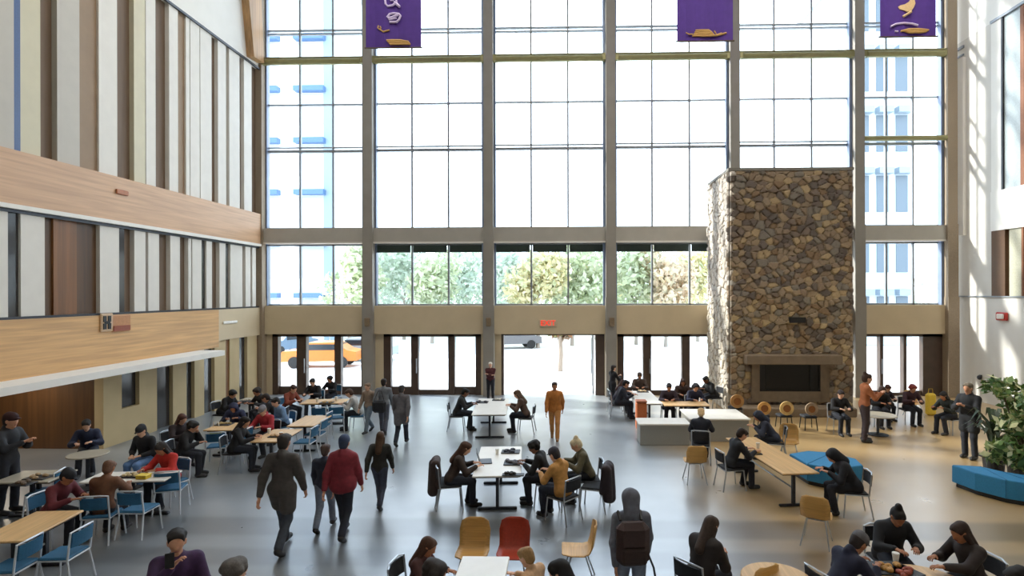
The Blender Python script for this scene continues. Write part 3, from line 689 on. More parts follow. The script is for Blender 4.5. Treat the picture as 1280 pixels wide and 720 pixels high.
for k in range(26):
    a = k*2.4; L = .4+.3*random.random(); h = .6+.5*random.random(); d = Vector((math.cos(a), math.sin(a), 0)); n_ = Vector((-d.y, d.x, 0))
    pts = [d*(.03), d*(.25*L)+Vector((0,0,h*.75)), d*(.7*L)+Vector((0,0,h)), d*L+Vector((0,0,h*.8))]
    for i in range(3):
        w0, w1 = [.015, .045, .04, .004][i:i+2]; z = Vector((0,0,.34)); b.add([pts[i]+z-n_*w0, pts[i]+z+n_*w0, pts[i+1]+z+n_*w1, pts[i+1]+z-n_*w1], [(0,1,2,3)])
b.build('leaves', mat('#2c3f27', .5), pl2)

# ------------------------------------------------------------------ people
EDG = [((0,0,0),(1,0,0)),((0,1,0),(1,1,0)),((0,0,1),(1,0,1)),((0,1,1),(1,1,1)),((0,0,0),(0,1,0)),((1,0,0),(1,1,0)),((0,0,1),(0,1,1)),((1,0,1),(1,1,1)),((0,0,0),(0,0,1)),((1,0,0),(1,0,1)),((0,1,0),(0,1,1)),((1,1,0),(1,1,1))]
def nets(Fd, org, vx):
    """surface nets on a scalar grid"""
    S = Fd < 0; nx, ny, nz = Fd.shape
    cnt = np.zeros((nx-1, ny-1, nz-1), np.int8)
    for i in (0,1):
        for j in (0,1):
            for k in (0,1): cnt += S[i:nx-1+i, j:ny-1+j, k:nz-1+k]
    act = (cnt > 0) & (cnt < 8); idx = np.argwhere(act); n = len(idx)
    ids = -np.ones(act.shape, np.int32); ids[act] = np.arange(n)
    acc = np.zeros((n, 3)); num = np.zeros(n)
    for a, b in EDG:
        a = np.array(a); b = np.array(b); ia = idx+a; ib = idx+b
        fa = Fd[ia[:,0], ia[:,1], ia[:,2]]; fb = Fd[ib[:,0], ib[:,1], ib[:,2]]; cr = (fa < 0) != (fb < 0)
        t = np.where(cr, fa/np.where(fa-fb == 0, 1, fa-fb), 0)
        acc += np.where(cr[:,None], a+(b-a)*t[:,None], 0); num += cr
    V = org+(idx+acc/np.maximum(num, 1)[:,None])*vx
    Q = []
    for ax in range(3):
        sl0 = [slice(None)]*3; sl1 = [slice(None)]*3; sl0[ax] = slice(0, -1); sl1[ax] = slice(1, None)
        A = S[tuple(sl0)]; B = S[tuple(sl1)]; e = np.argwhere(A != B); u, w = (ax+1) % 3, (ax+2) % 3
        e = e[(e[:,u] > 0) & (e[:,w] > 0) & (e[:,u] < Fd.shape[u]-1) & (e[:,w] < Fd.shape[w]-1)]
        du = np.zeros(3, int); du[u] = 1; dw = np.zeros(3, int); dw[w] = 1
        g = lambda d: ids[tuple((e-d).T)]
        q = np.stack([g(du+dw), g(dw), g(0*du), g(du)], 1); fl = A[tuple(e.T)]
        q[~fl] = q[~fl][:, ::-1]; Q.append(q)
    Q = np.concatenate(Q); Q = Q[(Q >= 0).all(1)]
    return V, Q
def smooth(V, Q, it=1, lam=.5):
    for _ in range(it):
        acc = np.zeros_like(V); n = np.zeros(len(V))
        for k in range(4):
            a = Q[:,k]; b = Q[:,(k+1) % 4]
            np.add.at(acc, a, V[b]); np.add.at(n, a, 1); np.add.at(acc, b, V[a]); np.add.at(n, b, 1)
        V = V+(acc/np.maximum(n, 1)[:,None]-V)*lam
    return V
def field(prims, vx, k=.03, cuts=()):
    P = [(np.array(a, float), np.array(b, float), ra, rb, sq) for a, b, ra, rb, sq in prims]
    lo = np.min([np.minimum(a, b)-max(ra, rb) for a, b, ra, rb, _ in P], 0)-2.5*vx; hi = np.max([np.maximum(a, b)+max(ra, rb) for a, b, ra, rb, _ in P], 0)+2.5*vx
    N = np.ceil((hi-lo)/vx).astype(int)+1; Fd = np.full(N, 1.0)
    for a, b, ra, rb, sq in P:
        m = max(ra, rb)+.05
        i0 = np.maximum(((np.minimum(a, b)-m-lo)/vx).astype(int), 0); i1 = np.minimum(((np.maximum(a, b)+m-lo)/vx).astype(int)+2, N)
        gx, gy, gz = [lo[d]+np.arange(i0[d], i1[d])*vx for d in range(3)]
        X = np.stack(np.meshgrid(gx, gy, gz, indexing='ij'), -1)-a; ab = b-a; L = max(ab@ab, 1e-9)
        t = np.clip((X@ab)/L, 0, 1); D = X-t[...,None]*ab
        if sq is not None:
            ax, s = np.array(sq[0], float), sq[1]; c = D@ax; D = D+(c*(1/s-1))[...,None]*ax
            d = (np.linalg.norm(D, axis=-1)-(ra+(rb-ra)*t))*(s*.5+.5)
        else: d = np.linalg.norm(D, axis=-1)-(ra+(rb-ra)*t)
        sl = tuple(slice(i0[q], i1[q]) for q in range(3)); f0 = Fd[sl]
        h = np.clip(.5+.5*(f0-d)/k, 0, 1); Fd[sl] = f0*(1-h)+d*h-k*h*(1-h)
    if cuts:
        g = np.stack(np.meshgrid(*[lo[d]+np.arange(N[d])*vx for d in range(3)], indexing='ij'), -1)
        for c, r in cuts: Fd = np.maximum(Fd, r-np.linalg.norm(g-np.array(c, float), axis=-1))
    return Fd, lo
def sdf_mesh(name, prims, vx, mats, parent, k=.03, cuts=(), extra=None, it=1):
    Fd, lo = field(prims, vx, k, cuts); V, Q = nets(Fd, lo, vx)
    if len(Q) == 0: return None
    V = smooth(V, Q, it)
    me = bpy.data.meshes.new(name); nv, nf = len(V), len(Q)
    ev, ef, em = ([], [], []) if extra is None else (extra.v, extra.f, extra.mi)
    allv = V if not ev else np.concatenate([V, np.array(ev)]); loops = list(Q.ravel()) ; starts = np.arange(nf)*4; tot = np.full(nf, 4)
    if ef:
        fl = [i+nv for f in ef for i in f]; ts = np.array([len(f) for f in ef]); st = len(loops)+np.concatenate([[0], np.cumsum(ts)[:-1]])
        loops = np.concatenate([np.array(loops), np.array(fl)]); starts = np.concatenate([starts, st]); tot = np.concatenate([tot, ts])
    loops = np.array(loops, np.int32)
    me.vertices.add(len(allv)); me.vertices.foreach_set('co', np.asarray(allv, np.float32).ravel())
    me.loops.add(len(loops)); me.loops.foreach_set('vertex_index', loops)
    me.polygons.add(len(starts)); me.polygons.foreach_set('loop_start', np.asarray(starts, np.int32)); me.polygons.foreach_set('loop_total', np.asarray(tot, np.int32))
    me.polygons.foreach_set('material_index', np.asarray([0]*nf+list(em), np.int32)); me.polygons.foreach_set('use_smooth', np.ones(len(starts), bool))
    for m in mats: me.materials.append(m)
    me.update(calc_edges=True); me.validate()
    o = bpy.data.objects.new(name, me); C.objects.link(o); o.parent = parent; return o
V3 = lambda *a: Vector(a)
def ik(a, t, l1, l2, pole):
    d = t-a; L = min(d.length, (l1+l2)*.995); u = d.normalized(); t = a+u*L
    x = (l1*l1-l2*l2+L*L)/(2*L); h = math.sqrt(max(l1*l1-x*x, 0)); p = pole-u*pole.dot(u); p.normalize()
    return a+u*x+p*h, t
SKIN = ['#c89273', '#a9714f', '#d8a88a', '#7b4e36', '#b98262']
def person(loc, head, pose, label, top='#24252c', leg='#23262f', shoe='#2b2a2b', hair='#241b17', style='short', skin=0, h=1.0, lean=.25, pitch=.3, yaw=0, arms='table', coat=False, phase=1, vx=.017, collar=None, bulk=1.0, twist=0):
    e = empty('person', loc, math.radians(head)); tag(e, label, 'person', 'people in the hall'); e.scale = (h, h, h)
    sit = pose == 'sit'
    pel = V3(0, 0, .55) if sit else V3(0, 0, .94-.02*(pose == 'walk'))
    R = Matrix.Rotation(-lean, 3, 'X') @ Matrix.Rotation(twist, 3, 'Z'); fw = R @ V3(0, 1, 0); up = R @ V3(0, 0, 1); rt = R @ V3(1, 0, 0)
    T = lambda x, y, z: pel+R @ V3(x, y, z)
    waist, chest, neck = T(0, .01, .17), T(0, .02, .36), T(0, 0, .51)
    Rh = Matrix.Rotation(twist*.5+yaw, 3, 'Z') @ Matrix.Rotation(-(lean*.5+pitch), 3, 'X'); hc = neck+R @ V3(0, .02, .03)+Rh @ V3(0, .02, .105); Hh = lambda x, y, z: hc+Rh @ V3(x, y, z)
    sq = (tuple(fw), .72); hx = (tuple(Rh @ V3(1, 0, 0)), .86)
    sh = [T(s*.175, 0, .43) for s in (-1, 1)]; hip = [pel+V3(s*.09, 0, -.01) for s in (-1, 1)]
    if sit: ft = [V3(-.13, .36, .08), V3(.12, .43, .08)]
    elif pose == 'walk': ft = [V3(-.08, .27*phase, .085), V3(.08, -.27*phase, .085)]; ft[0 if phase < 0 else 1].z = .15
    else: ft = [V3(-.11, .02, .085), V3(.11, -.03, .085)]
    kn = []; an = []
    for i in range(2):
        k_, a_ = ik(hip[i], ft[i], .43, .42, V3(0, 1, .35 if sit else 0)); kn.append(k_); an.append(a_)
    def relw(x, y, z): return pel+V3(x, y, z)
    if arms == 'table': hd = [relw(-.13, .42+.1*math.sin(lean), .25), relw(.15, .46+.1*math.sin(lean), .25)]
    elif arms == 'face': hd = [Hh(-.06, .12, -.1), relw(.16, .45, .25)]
    elif arms == 'lap': hd = [relw(-.1, .28, .12), relw(.1, .3, .12)]
    elif arms == 'phone': hd = [T(-.06, .32, .3), T(.07, .34, .32)]
    elif arms == 'raise': hd = [relw(-.12, .28, .1), T(.03, .33, .52)]
    elif arms == 'cross': hd = [T(.08, .2, .26), T(-.08, .2, .22)]
    elif arms == 'reach': hd = [relw(-.16, .58, .27), relw(.16, .42, .25)]
    elif pose == 'walk': hd = [relw(-.24, -.2*phase, -.1), relw(.24, .2*phase, -.08)]
    else: hd = [relw(-.25, .05, -.14), relw(.25, .04, -.14)]
    el = []; wr = []
    for i, s in enumerate((-1, 1)):
        e_, w_ = ik(sh[i], hd[i], .285, .255, V3(s*.6, -.5, -.6)); el.append(e_); wr.append(w_)
    b = bulk
    tor = [(T(-.055, 0, 0), T(.055, 0, 0), .128*b, .128*b, (tuple(fw), .82)), (T(0, 0, .02), waist, .135*b, .128*b, sq), (waist, chest, .128*b, .15*b, sq),
           (T(-.1, 0, .38), T(.1, 0, .38), .1*b, .1*b, sq), (T(-.15, 0, .425), T(.15, 0, .425), .062, .062, None)]
    armp = []
    for i in range(2): armp += [(sh[i], el[i], .056, .045, None), (el[i], wr[i], .045, .03, None)]
    legp = []
    for i in range(2): legp += [(hip[i], kn[i], .092, .062, None), (kn[i], an[i], .06, .042, None)]
    footd = [V3(0, 1, 0) if a.z < .12 else V3(0, .8, -.6) for a in an]
    footp = [(an[i]+V3(0, -.03, -.03), an[i]+footd[i]*.15+V3(0, 0, -.045), .042, .034, None) for i in range(2)]
    headp = [(Hh(0, -.025, .03), Hh(0, .02, .03), .086, .084, hx), (Hh(0, .03, -.02), Hh(0, .045, -.085), .068, .042, hx), (Hh(0, .085, .0), Hh(0, .105, -.03), .01, .015, None),
             (Hh(-.076, -.005, .01), Hh(-.074, -.01, -.025), .017, .013, None), (Hh(.076, -.005, .01), Hh(.074, -.01, -.025), .017, .013, None), (neck+up*-.04, Hh(0, -.01, -.05), .058, .05, None)]
    handp = []; ex = MB(); ex.m = 0
    for i, s in enumerate((-1, 1)):
        d = (wr[i]-el[i]).normalized(); 
        if arms in ('table', 'reach', 'lap', 'face') and abs(d.z) < .9: d = (d+V3(0, .3, -d.z*.6)).normalized()
        lat = d.cross(V3(0, 0, 1)) if abs(d.z) < .85 else V3(0, 1, 0); lat.normalize(); nrm = lat.cross(d).normalized()
        if abs(d.z) >= .85: nrm = V3(-s, 0, 0)
        if nrm.z > 0: nrm = -nrm
        pc = wr[i]+d*.075; handp.append((wr[i]+d*.01, pc, .027, .036, (tuple(nrm), .55)))
        for q in range(4):
            o_ = (q-1.5)*.019; L = [.072, .082, .077, .06][q if s*1 > 0 else 3-q]; p0 = pc+lat*o_+d*.01
            ex.tube([p0, p0+d*(.022+L*.35), p0+d*(.02+L*.68)+nrm*.014, p0+d*(.012+L*.85)+nrm*.036], [.0095, .009, .008, .006], 5)
        th = lat*(-s if nrm.z < 0 else s); p0 = wr[i]+d*.03+th*.02
        ex.tube([p0, p0+th*.028+d*.025, p0+th*.036+d*.055+nrm*.01], [.012, .01, .007], 5)
    ex.m = 1
    for s in (-1, 1): ex.ball(tuple(Hh(s*.031, .083, .012)), .011, 6, 4)
    ex.m = 2
    ex.tube([Hh(-.022, .088, -.062), Hh(0, .094, -.06), Hh(.022, .088, -.062)], .006, 5)
    skm = mat(SKIN[skin], .55, var=.06, scale=20)
    sdf_mesh('body', tor+armp+legp+footp+headp+handp, vx, [skm, M['black'], mat('#8c4a42', .5)], e, .028, extra=ex)
    th = .016
    gr = lambda P, d: [(a_, b_, ra+d, rb+d, q) for a_, b_, ra, rb, q in P]
    tp = gr(tor, th)
    for i in range(2):
        w2 = el[i]+(wr[i]-el[i])*.93; tp += [(sh[i], el[i], .056+th, .05+th, None), (el[i], w2, .05+th, .036+th*.7, None)]
    tp.append((neck-up*.045, neck-up*.015, .062+th, .06+th*.6, None))
    if style == 'hood': tp += []
    elif collar or coat: tp.append((neck-fw*.06-up*.02, neck-fw*.05+up*.02, .06, .055, None))
    if coat:
        for i in range(2): tp.append((hip[i], hip[i]+(kn[i]-hip[i])*.62, .12, .115, None))
    sdf_mesh('coat' if coat else 'jacket', tp, vx, [mat(top, .8, var=.16, scale=18, bump=.2)], e, .03)
    lp = gr(legp, .011)+[(pel+V3(-.055, 0, -.01), pel+V3(.055, 0, -.01), .136, .136, (tuple(fw), .85))]
    for i in range(2): lp.append((kn[i]+(an[i]-kn[i])*.5, an[i]+V3(0, 0, .02), .06, .058, None))
    sdf_mesh('trousers', lp, vx, [mat(leg, .85, var=.14, scale=25)], e, .025)
    for i in range(2):
        fp_ = footp[i]; sdf_mesh('shoe', [(fp_[0], fp_[1], .052, .043, None), (an[i]+V3(0, 0, .0), an[i]+V3(0, 0, -.03), .052, .05, None)], min(vx, .015), [mat(shoe, .6)], e, .02)
    hm = mat(hair, .75, var=.25, scale=60)
    if style == 'hood':
        sdf_mesh('hood', [(Hh(0, -.03, .03), Hh(0, .0, .03), .118, .112, None), (Hh(0, -.05, -.05), neck-fw*.06-up*.04, .105, .1, None)], vx, [mat(top, .8, var=.16, scale=18, bump=.2)], e, .03, [(Hh(0, .14, -.02), .11)])
    elif style != 'none':
        hp = [(Hh(0, -.032, .04), Hh(0, .022, .045), .098, .09, hx), (Hh(0, -.05, -.02), Hh(0, -.04, .03), .082, .085, hx)]
        if style == 'long': hp += [(Hh(0, -.06, -.03), neck-fw*.11-up*.16, .088, .072, (tuple(fw), .7)), (Hh(-.07, -.01, -.02), neck+rt*-.085-fw*.03-up*.1, .036, .03, None), (Hh(.07, -.01, -.02), neck+rt*.085-fw*.03-up*.1, .036, .03, None)]
        elif style == 'bun': hp += [(Hh(0, -.06, .13), Hh(0, -.07, .14), .05, .045, None)]
        elif style == 'curly': hp += [(Hh(.05*math.cos(q), -.03+.06*math.sin(q), .06), Hh(.09*math.cos(q), -.03+.08*math.sin(q), .03), .062, .05, None) for q in (0, 1, 2, 3, 4, 5)]
        if style == 'short':
            q0 = (abs(loc[0])*7.3+loc[1]*3.1) % 6.28
            hp += [(Hh(.06*math.cos(q0+q), -.02+.065*math.sin(q0+q), .075), Hh(.05*math.cos(q0+q+.4), -.02+.07*math.sin(q0+q+.4), .1), .034, .022, None) for q in (0, .9, 1.7, 2.6, 3.3, 4.2, 5.2)]+[(Hh(-.04, .06, .085), Hh(.05, .07, .08), .03, .024, None)]
        cut = [(Hh(0, .152, -.035), .126)]
        sdf_mesh('hair', hp, vx*.85, [hm], e, .02, cut)
        if style == 'cap':
            sdf_mesh('cap', [(Hh(0, -.03, .06), Hh(0, .02, .06), .1, .094, hx), (Hh(0, .06, .06), Hh(0, .14, .05), .05, .04, (tuple(Rh @ V3(0, 0, 1)), .25))], vx*.8, [mat(collar or '#1d1f26', .8)], e, .015)
    return e
def seated(px, py, head, label, ck='blue', lean=.3, h=1.0, move=(0, 0), **kw):
    zt = (.55+.74*math.cos(lean*.9))*h; p = G(px, py, zt); a = math.radians(head); off = (.62*math.sin(lean)+.02)*h
    x = p.x+math.sin(a)*off+move[0]; y = p.y-math.cos(a)*off+move[1]
    e = person((x, y, 0), head, 'sit', label, lean=lean, h=h, **kw)
    if ck:
        nm = {'blue': 'white-framed blue chair under the ', 'black': 'black chair under the ', 'tan': 'tan plywood chair under the '}[ck]
        chair(ck, x+math.sin(a)*.0, y-math.cos(a)*.0, head, nm+label)
    return e
def standing(px, pyf, pyh, head, label, pose='stand', **kw):
    p = G(px, pyf); t = G(px, pyf); d = p.y; hh = max(1.5, min(1.92, CAMZ-(pyh-PPY)*d/F)); kw.setdefault('lean', .06); kw.setdefault('pitch', .02); kw.setdefault('arms', 'down')
    return person((p.x, p.y, 0), head, pose, label, h=hh/1.72, **kw)
DK = '#1e2027'; NV = '#1f2740'; BR = '#3f2c22'
# --- along the oak gallery
seated(108, 524, -150, 'dark-haired person in navy at the small round table', None, top=NV, hair='#19140f', skin=2)
seated(178, 531, 178, 'capped person wearing an open black jacket over pale blue', 'black', .15, top='#1b1d22', leg='#5b7aa6', style='cap', skin=2, arms='lap', collar='#14151a')
seated(196, 553, 165, 'person in a bright red top with long dark hair', 'blue', .25, top='#b5281f', style='long', skin=1, pitch=.5, move=(.05, .12))
seated(134, 577, 10, 'person in brown seen from behind at the pale table', 'blue', .2, top='#6b4630', hair='#6a4a37', skin=1)
seated(82, 586, -95, 'person in a maroon jacket near the empty tan table', 'blue', .4, top='#5c1d26', style='cap', hair='#1a1413', skin=1)
seated(226, 517, -110, 'brown-haired person in a dark coat beside a dark window', 'black', .3, top='#2b2125', hair='#4b2a20', style='long', skin=2)
seated(239, 526, -80, 'large black-coated person with hand on face, by the blue chairs', 'black', .35, top='#17171b', hair='#15110f', style='curly', arms='face', bulk=1.15, skin=0)
seated(290, 487, -100, 'person hunched in black at the far corner table', 'black', .55, top='#141519', hair='#120f0e', style='curly', arms='table', bulk=1.1)
seated(322, 484, 150, 'person in dark grey facing the corner table', 'black', .4, top='#2a2a2c', hair='#2b211a', style='curly', skin=1)
seated(333, 492, 100, 'dark-jacketed person with back to the corner column', 'black', .5, top='#1c1c20', hair='#2e241e')
seated(284, 506, -165, 'person in a navy hooded sweater bent over food', 'black', .6, top='#232945', style='hood', skin=1, move=(0, .3))
seated(329, 507, 172, 'person in a red top at the tan table', 'black', .25, top='#99202a', hair='#8b7a66', style='cap', collar='#77757a', skin=2)
seated(313, 521, -80, 'black-coated person beside the red-topped person, turned away', 'black', .3, top='#15161a', hair='#191413', style='long', bulk=1.1, move=(-.18, 0))
seated(346, 497, 140, 'person with dark hair in white over blue denim', 'blue', .3, top='#6f8fb5', hair='#1a1512', skin=2, arms='lap')
seated(391, 473, 178, 'person in black by the doors with a pale face', 'blue', .25, top='#18181c', hair='#14100f', skin=2)
seated(405, 471, 165, 'tall black-haired person in a black coat by the doors', 'blue', .2, h=.93, move=(.12, .25), top='#131317', hair='#0f0d0c', style='curly', skin=1)
seated(377, 481, -110, 'person in rust at the table inside the doors', 'blue', .35, top='#7d3a26', hair='#3a2419', skin=2, move=(-.3, 0))
seated(424, 487, 95, 'person in pale grey at the end of the door table', 'blue', .4, top='#a9a6a2', hair='#4a3527', skin=2, move=(.3, .1))
standing(8, 640, 512, -90, 'person in dark clothes standing at the grey-topped table', top='#1f2127', hair='#1a1210', style='cap', collar='#33191b', skin=0, arms='phone')
# --- centre tables
seated(588, 553, -78, 'long-haired person in dark brown leaning on the middle table', 'black', .4, top='#33251d', hair='#4a2f20', style='long', skin=2, vx=.014, move=(-.14, 0))
seated(661, 553, 80, 'person with black curly hair at the middle table', 'black', .4, top='#17171a', hair='#110e0d', style='curly', skin=3, vx=.014, move=(.12, .1))
seated(687, 556, 50, 'person in a tan corduroy jacket seen from behind', 'black', .25, top='#b98646', leg='#1d2230', hair='#3a3638', style='cap', collar='#3a3a44', skin=2, vx=.014, bulk=1.08, move=(.12, -.32))
seated(722, 549, 95, 'fair person in a khaki jacket at the middle table', 'black', .35, top='#5c5640', leg='#1d2128', hair='#d8c9a8', style='bun', skin=2, vx=.014)
seated(580, 486, -85, 'black-clad person at the table near the entrance', 'black', .35, top='#17181c', hair='#131011', skin=3)
seated(648, 488, 85, 'person in brown at the table near the entrance', 'black', .35, top='#4d3a2e', hair='#5a4638', style='long', skin=2)
# --- by the chimney-side table
seated(781, 476, -95, 'person in dark navy at the chimney-side white table', 'black', .35, top='#1b1e2c', hair='#181416')
seated(789, 476, -85, 'person with reddish dark hair at the chimney-side white table', 'black', .4, h=.92, move=(-.3, .1), top='#252231', hair='#3a1d18', style='long')
seated(801, 470, 178, 'brown-haired person at the head of the chimney-side white table', 'black', .2, top='#4a3a31', hair='#4b3424', skin=1, move=(.05, .75))
seated(836, 480, 175, 'person in dark plum behind the crosswise tan table', 'black', .3, top='#352832', hair='#251a18', skin=1)
seated(853, 474, 180, 'person in brown behind the crosswise tan table', 'black', .25, top='#3e2c27', hair='#3b2419', style='long', skin=1)
seated(869, 480, -175, 'person in deep blue behind the crosswise tan table', 'black', .3, top='#22253c', hair='#17131a', style='curly')
seated(883, 471, 110, 'black-coated person stooping beside the stone chimney', 'black', .5, top='#111216', hair='#0f0d0c', skin=3, bulk=1.15)
standing(765, 507, 461, -60, 'person in a long black coat standing against the fourth column', coat=True, top='#15161b', hair='#251d1a', skin=2, arms='phone')
standing(613, 500, 455, 180, 'dark red dressed person standing against the third column', top='#4a1d22', hair='#d3cabd', skin=2, arms='cross')
# --- long tan table
seated(925, 537, -80, 'person in black eating at the long tan table', 'black', .35, top='#15161a', hair='#2b1d16', skin=0, vx=.014, arms='table', pitch=.35)
seated(876, 512, -15, 'fair-haired person in navy turned toward the fireplace', 'black', .2, top='#191d2b', hair='#d9b98c', skin=2, bulk=1.1)
seated(949, 515, 75, 'person in slate blue at the far end of the long table', 'black', .6, top='#2a2e3d', hair='#1d1a1c', style='hood')
seated(1044, 562, 80, 'person in a navy hooded coat slumped by the blue bench', 'black', .5, top='#14161f', hair='#15110f', style='hood', bulk=1.25, vx=.014, pitch=.5, coat=True)
# --- by the fireplace and corner windows
seated(1050, 489, 178, 'person in black facing the hall beside the hearth', 'black', .2, top='#141418', hair='#22130f', skin=2)
standing(1080, 553, 458, -100, 'person in a rust-brown top standing before the corner windows', top='#9a5a34', leg='#3a3034', hair='#3a2418', style='bun', skin=2, arms='phone')
seated(1102, 484, 175, 'person in a black jacket seated under the corner windows', 'black', .3, top='#141519', hair='#3b2620', style='long', skin=1)
seated(1140, 482, 178, 'red-haired person in maroon under the corner windows', 'black', .3, top='#3a2028', hair='#7a2a20', style='curly', skin=0)
seated(1122, 486, -170, 'person in dark purple between the two under the windows', 'black', .35, top='#2b1d26', hair='#4a2a22', skin=2, h=.92, move=(0, .6))
seated(1180, 491, 110, 'person in dark green beside the yellow bag', 'black', .4, top='#1d2420', hair='#1c1613', style='long', skin=1)
standing(1212, 574, 473, 120, 'big grey-haired person in a black coat beside the white wall', coat=True, top='#191b20', hair='#6e6252', skin=0, arms='phone', bulk=1.15)
# --- round table of four
seated(1119, 634, 178, 'person in a dark hooded jacket facing the food table', 'black', .3, top='#1a1b20', hair='#17110f', style='bun', skin=1, vx=.012, pitch=.45, bulk=1.15)
seated(1203, 655, 100, 'long brown-haired person reaching across the food table', 'black', .25, top='#2b211f', hair='#33211a', style='long', skin=1, vx=.012, arms='reach')
seated(1083, 668, -70, 'person in navy bent low over the food table', 'black', .6, top='#191c33', hair='#2a2020', style='cap', collar='#5b5a5e', skin=1, vx=.012, move=(-.12, 0))
seated(1277, 712, 85, 'black-haired person at the corner of the frame', 'black', .3, top='#1a1a1f', hair='#0f0d0d', vx=.012)
seated(886, 648, -50, 'dark-coated person with brown hair beside a tan chair', 'black', .3, top='#241d1c', hair='#3a2a20', style='long', skin=0, vx=.012, bulk=1.2, arms='phone')
# --- bottom white table
seated(539, 677, -100, 'long brown-haired person at the bottom white table', 'black', .25, h=.9, move=(-.1, .1), top='#4a2c2a', hair='#4a2e1e', style='long', skin=1, vx=.012)
seated(558, 697, -78, 'person in an orange top with dark hair, hand raised', 'black', .3, h=1.05, move=(-.15, -.1), top='#c8822e', hair='#2a2322', style='curly', skin=1, arms='phone', vx=.012)
seated(655, 687, 60, 'person with cropped tan hair in beige', 'black', .25, top='#caa27c', hair='#9c7a50', skin=2, vx=.012, h=.88, move=(.05, 0))
seated(690, 700, 75, 'person with smooth black hair at the bottom white table', 'black', .25, top='#1d2333', hair='#0f0d10', style='long', skin=2, vx=.012, h=1.06, move=(.12, -.05))
# --- walkers
def walker_top(px, py, zt, head, label, **kw):
    p = G(px, py, zt); kw.setdefault('lean', .06); kw.setdefault('pitch', .02); kw.setdefault('arms', 'down'); pose = kw.pop('pose', 'walk')
    return person((p.x, p.y, 0), head, pose, label, h=zt/1.72, **kw), p
standing(428, 672, 545, 0, 'person in a puffy maroon jacket and blue cap walking away', 'walk', top='#7d2430', leg='#20242f', hair='#2c3850', style='cap', collar='#2c3a58', bulk=1.3, vx=.014)
standing(405, 662, 556, 5, 'slim person in dark slate walking behind the maroon jacket', 'walk', top='#343a4a', leg='#7d8696', hair='#4b3a34', phase=-1, vx=.014)
standing(474, 634, 543, 0, 'person with long brown hair walking in a dark green jacket', 'walk', top='#2c2c28', leg='#3a3f4f', hair='#4a3422', style='long', vx=.014)
standing(501, 556, 481, 0, 'person in a long grey coat walking toward the doors', 'walk', top='#5c5a5e', leg='#1f2532', hair='#2d2826', coat=True, phase=-1)
standing(479, 542, 473, 10, 'person in a grey top carrying a black bag', 'walk', top='#6a6e74', leg='#4a4d58', hair='#221a18')
standing(461, 540, 478, 160, 'person in faded tan walking in from the doors', 'walk', top='#8d7a6a', leg='#6d7a86', hair='#7a6048', skin=2)
standing(352, 688, 536, 0, 'tall person in a charcoal coat crossing by the tan tables', 'walk', coat=True, top='#47423f', leg='#3c424c', hair='#2c2624', vx=.014)
standing(693, 549, 476, 180, 'person dressed wholly in orange standing in the bright entrance', 'walk', top='#b5702f', leg='#b98048', shoe='#8a6238', hair='#3b2a20', bulk=1.15, skin=1)
w6, p6 = walker_top(789, 611, 1.74, 5, 'person in a grey hood with a dark brown backpack', top='#62656f', leg='#7a8394', style='hood', hair='#5b5b60', vx=.012, bulk=1.1)
w10, p10 = walker_top(221, 657, 1.74, -150, 'dark-haired person in a purple sweater holding a phone', pose='stand', top='#3c2348', hair='#181313', skin=0, arms='raise', vx=.012)
w11, p11 = walker_top(285, 699, 1.66, -30, 'grey-haired person with an orange collar', pose='stand', top='#a8682f', hair='#56504c', style='curly', skin=2, vx=.012)
# ------------------------------------------------------------------ loose things
a = math.radians(-150); e = tag(empty('phone', (p10.x-math.sin(a)*.47+.03*math.cos(a), p10.y+math.cos(a)*.47+.03*math.sin(a), 1.5), a), 'dark phone held up by the person in purple', 'phone')
MB().box(-.04, .04, -.006, .006, 0, .15, bev=.003).build('case', M['black'], e); MB().box(-.035, .035, -.0085, -.006, .008, .142).build('screen', mat('#3a4250', .2), e)
e = tag(empty('backpack', (p6.x-.02, p6.y-.215, 0), math.radians(5)), 'dark brown backpack worn by the grey-hooded walker', 'backpack')
MB().box(-.2, .2, -.13, .07, .9, 1.42, bev=.07).build('bag', mat('#3b2a28', .8), e); MB().box(-.15, .15, -.18, -.12, .95, 1.15, bev=.03).build('pocket', mat('#33231f', .8), e)
for s in (-1, 1): MB().tube([(s*.13, .07, 1.4), (s*.14, .18, 1.47), (s*.13, .36, 1.35), (s*.14, .34, 1.1), (s*.17, .1, .95)], .018, 6).build('strap', M['black'], e)
MB().tube([(.2, 0, 1.0), (.26, -.02, .85), (.3, 0, .62)], .014, 6).build('loose_strap', M['black'], e)
def coat_on(x, y, head, label, hexc):
    a = math.radians(head); e = tag(empty('coat', (x, y, 0), a), label, 'coat')
    sdf_mesh('cloth', [((-.17, -.25, .84), (.17, -.25, .84), .075, .075, None), ((-.15, -.28, .8), (-.17, -.3, .3), .09, .1, None), ((.15, -.28, .8), (.17, -.3, .3), .09, .1, None), ((0, -.3, .8), (0, -.32, .25), .1, .11, None), ((-.2, -.24, .8), (-.26, -.2, .42), .055, .05, None), ((.2, -.24, .8), (.26, -.2, .42), .055, .05, None)], .016, [mat(hexc, .8, var=.2, scale=15, bump=.3)], e, .04)
    return e
def spot(px, py, z=.45): p = G(px, py, z); return p.x, p.y
x, y = spot(561, 600); chair('black', x, y, -80, 'black chair draped with a brown coat beside the middle table'); coat_on(x, y, -80, 'dark brown coat draped over a chair beside the middle table', '#3b2c27')
x, y = spot(742, 607); chair('black', x, y, 75, 'black chair draped with a dark plum coat by the khaki jacket'); coat_on(x, y, 75, 'long dark plum coat draped over a chair by the khaki jacket', '#2b2228')
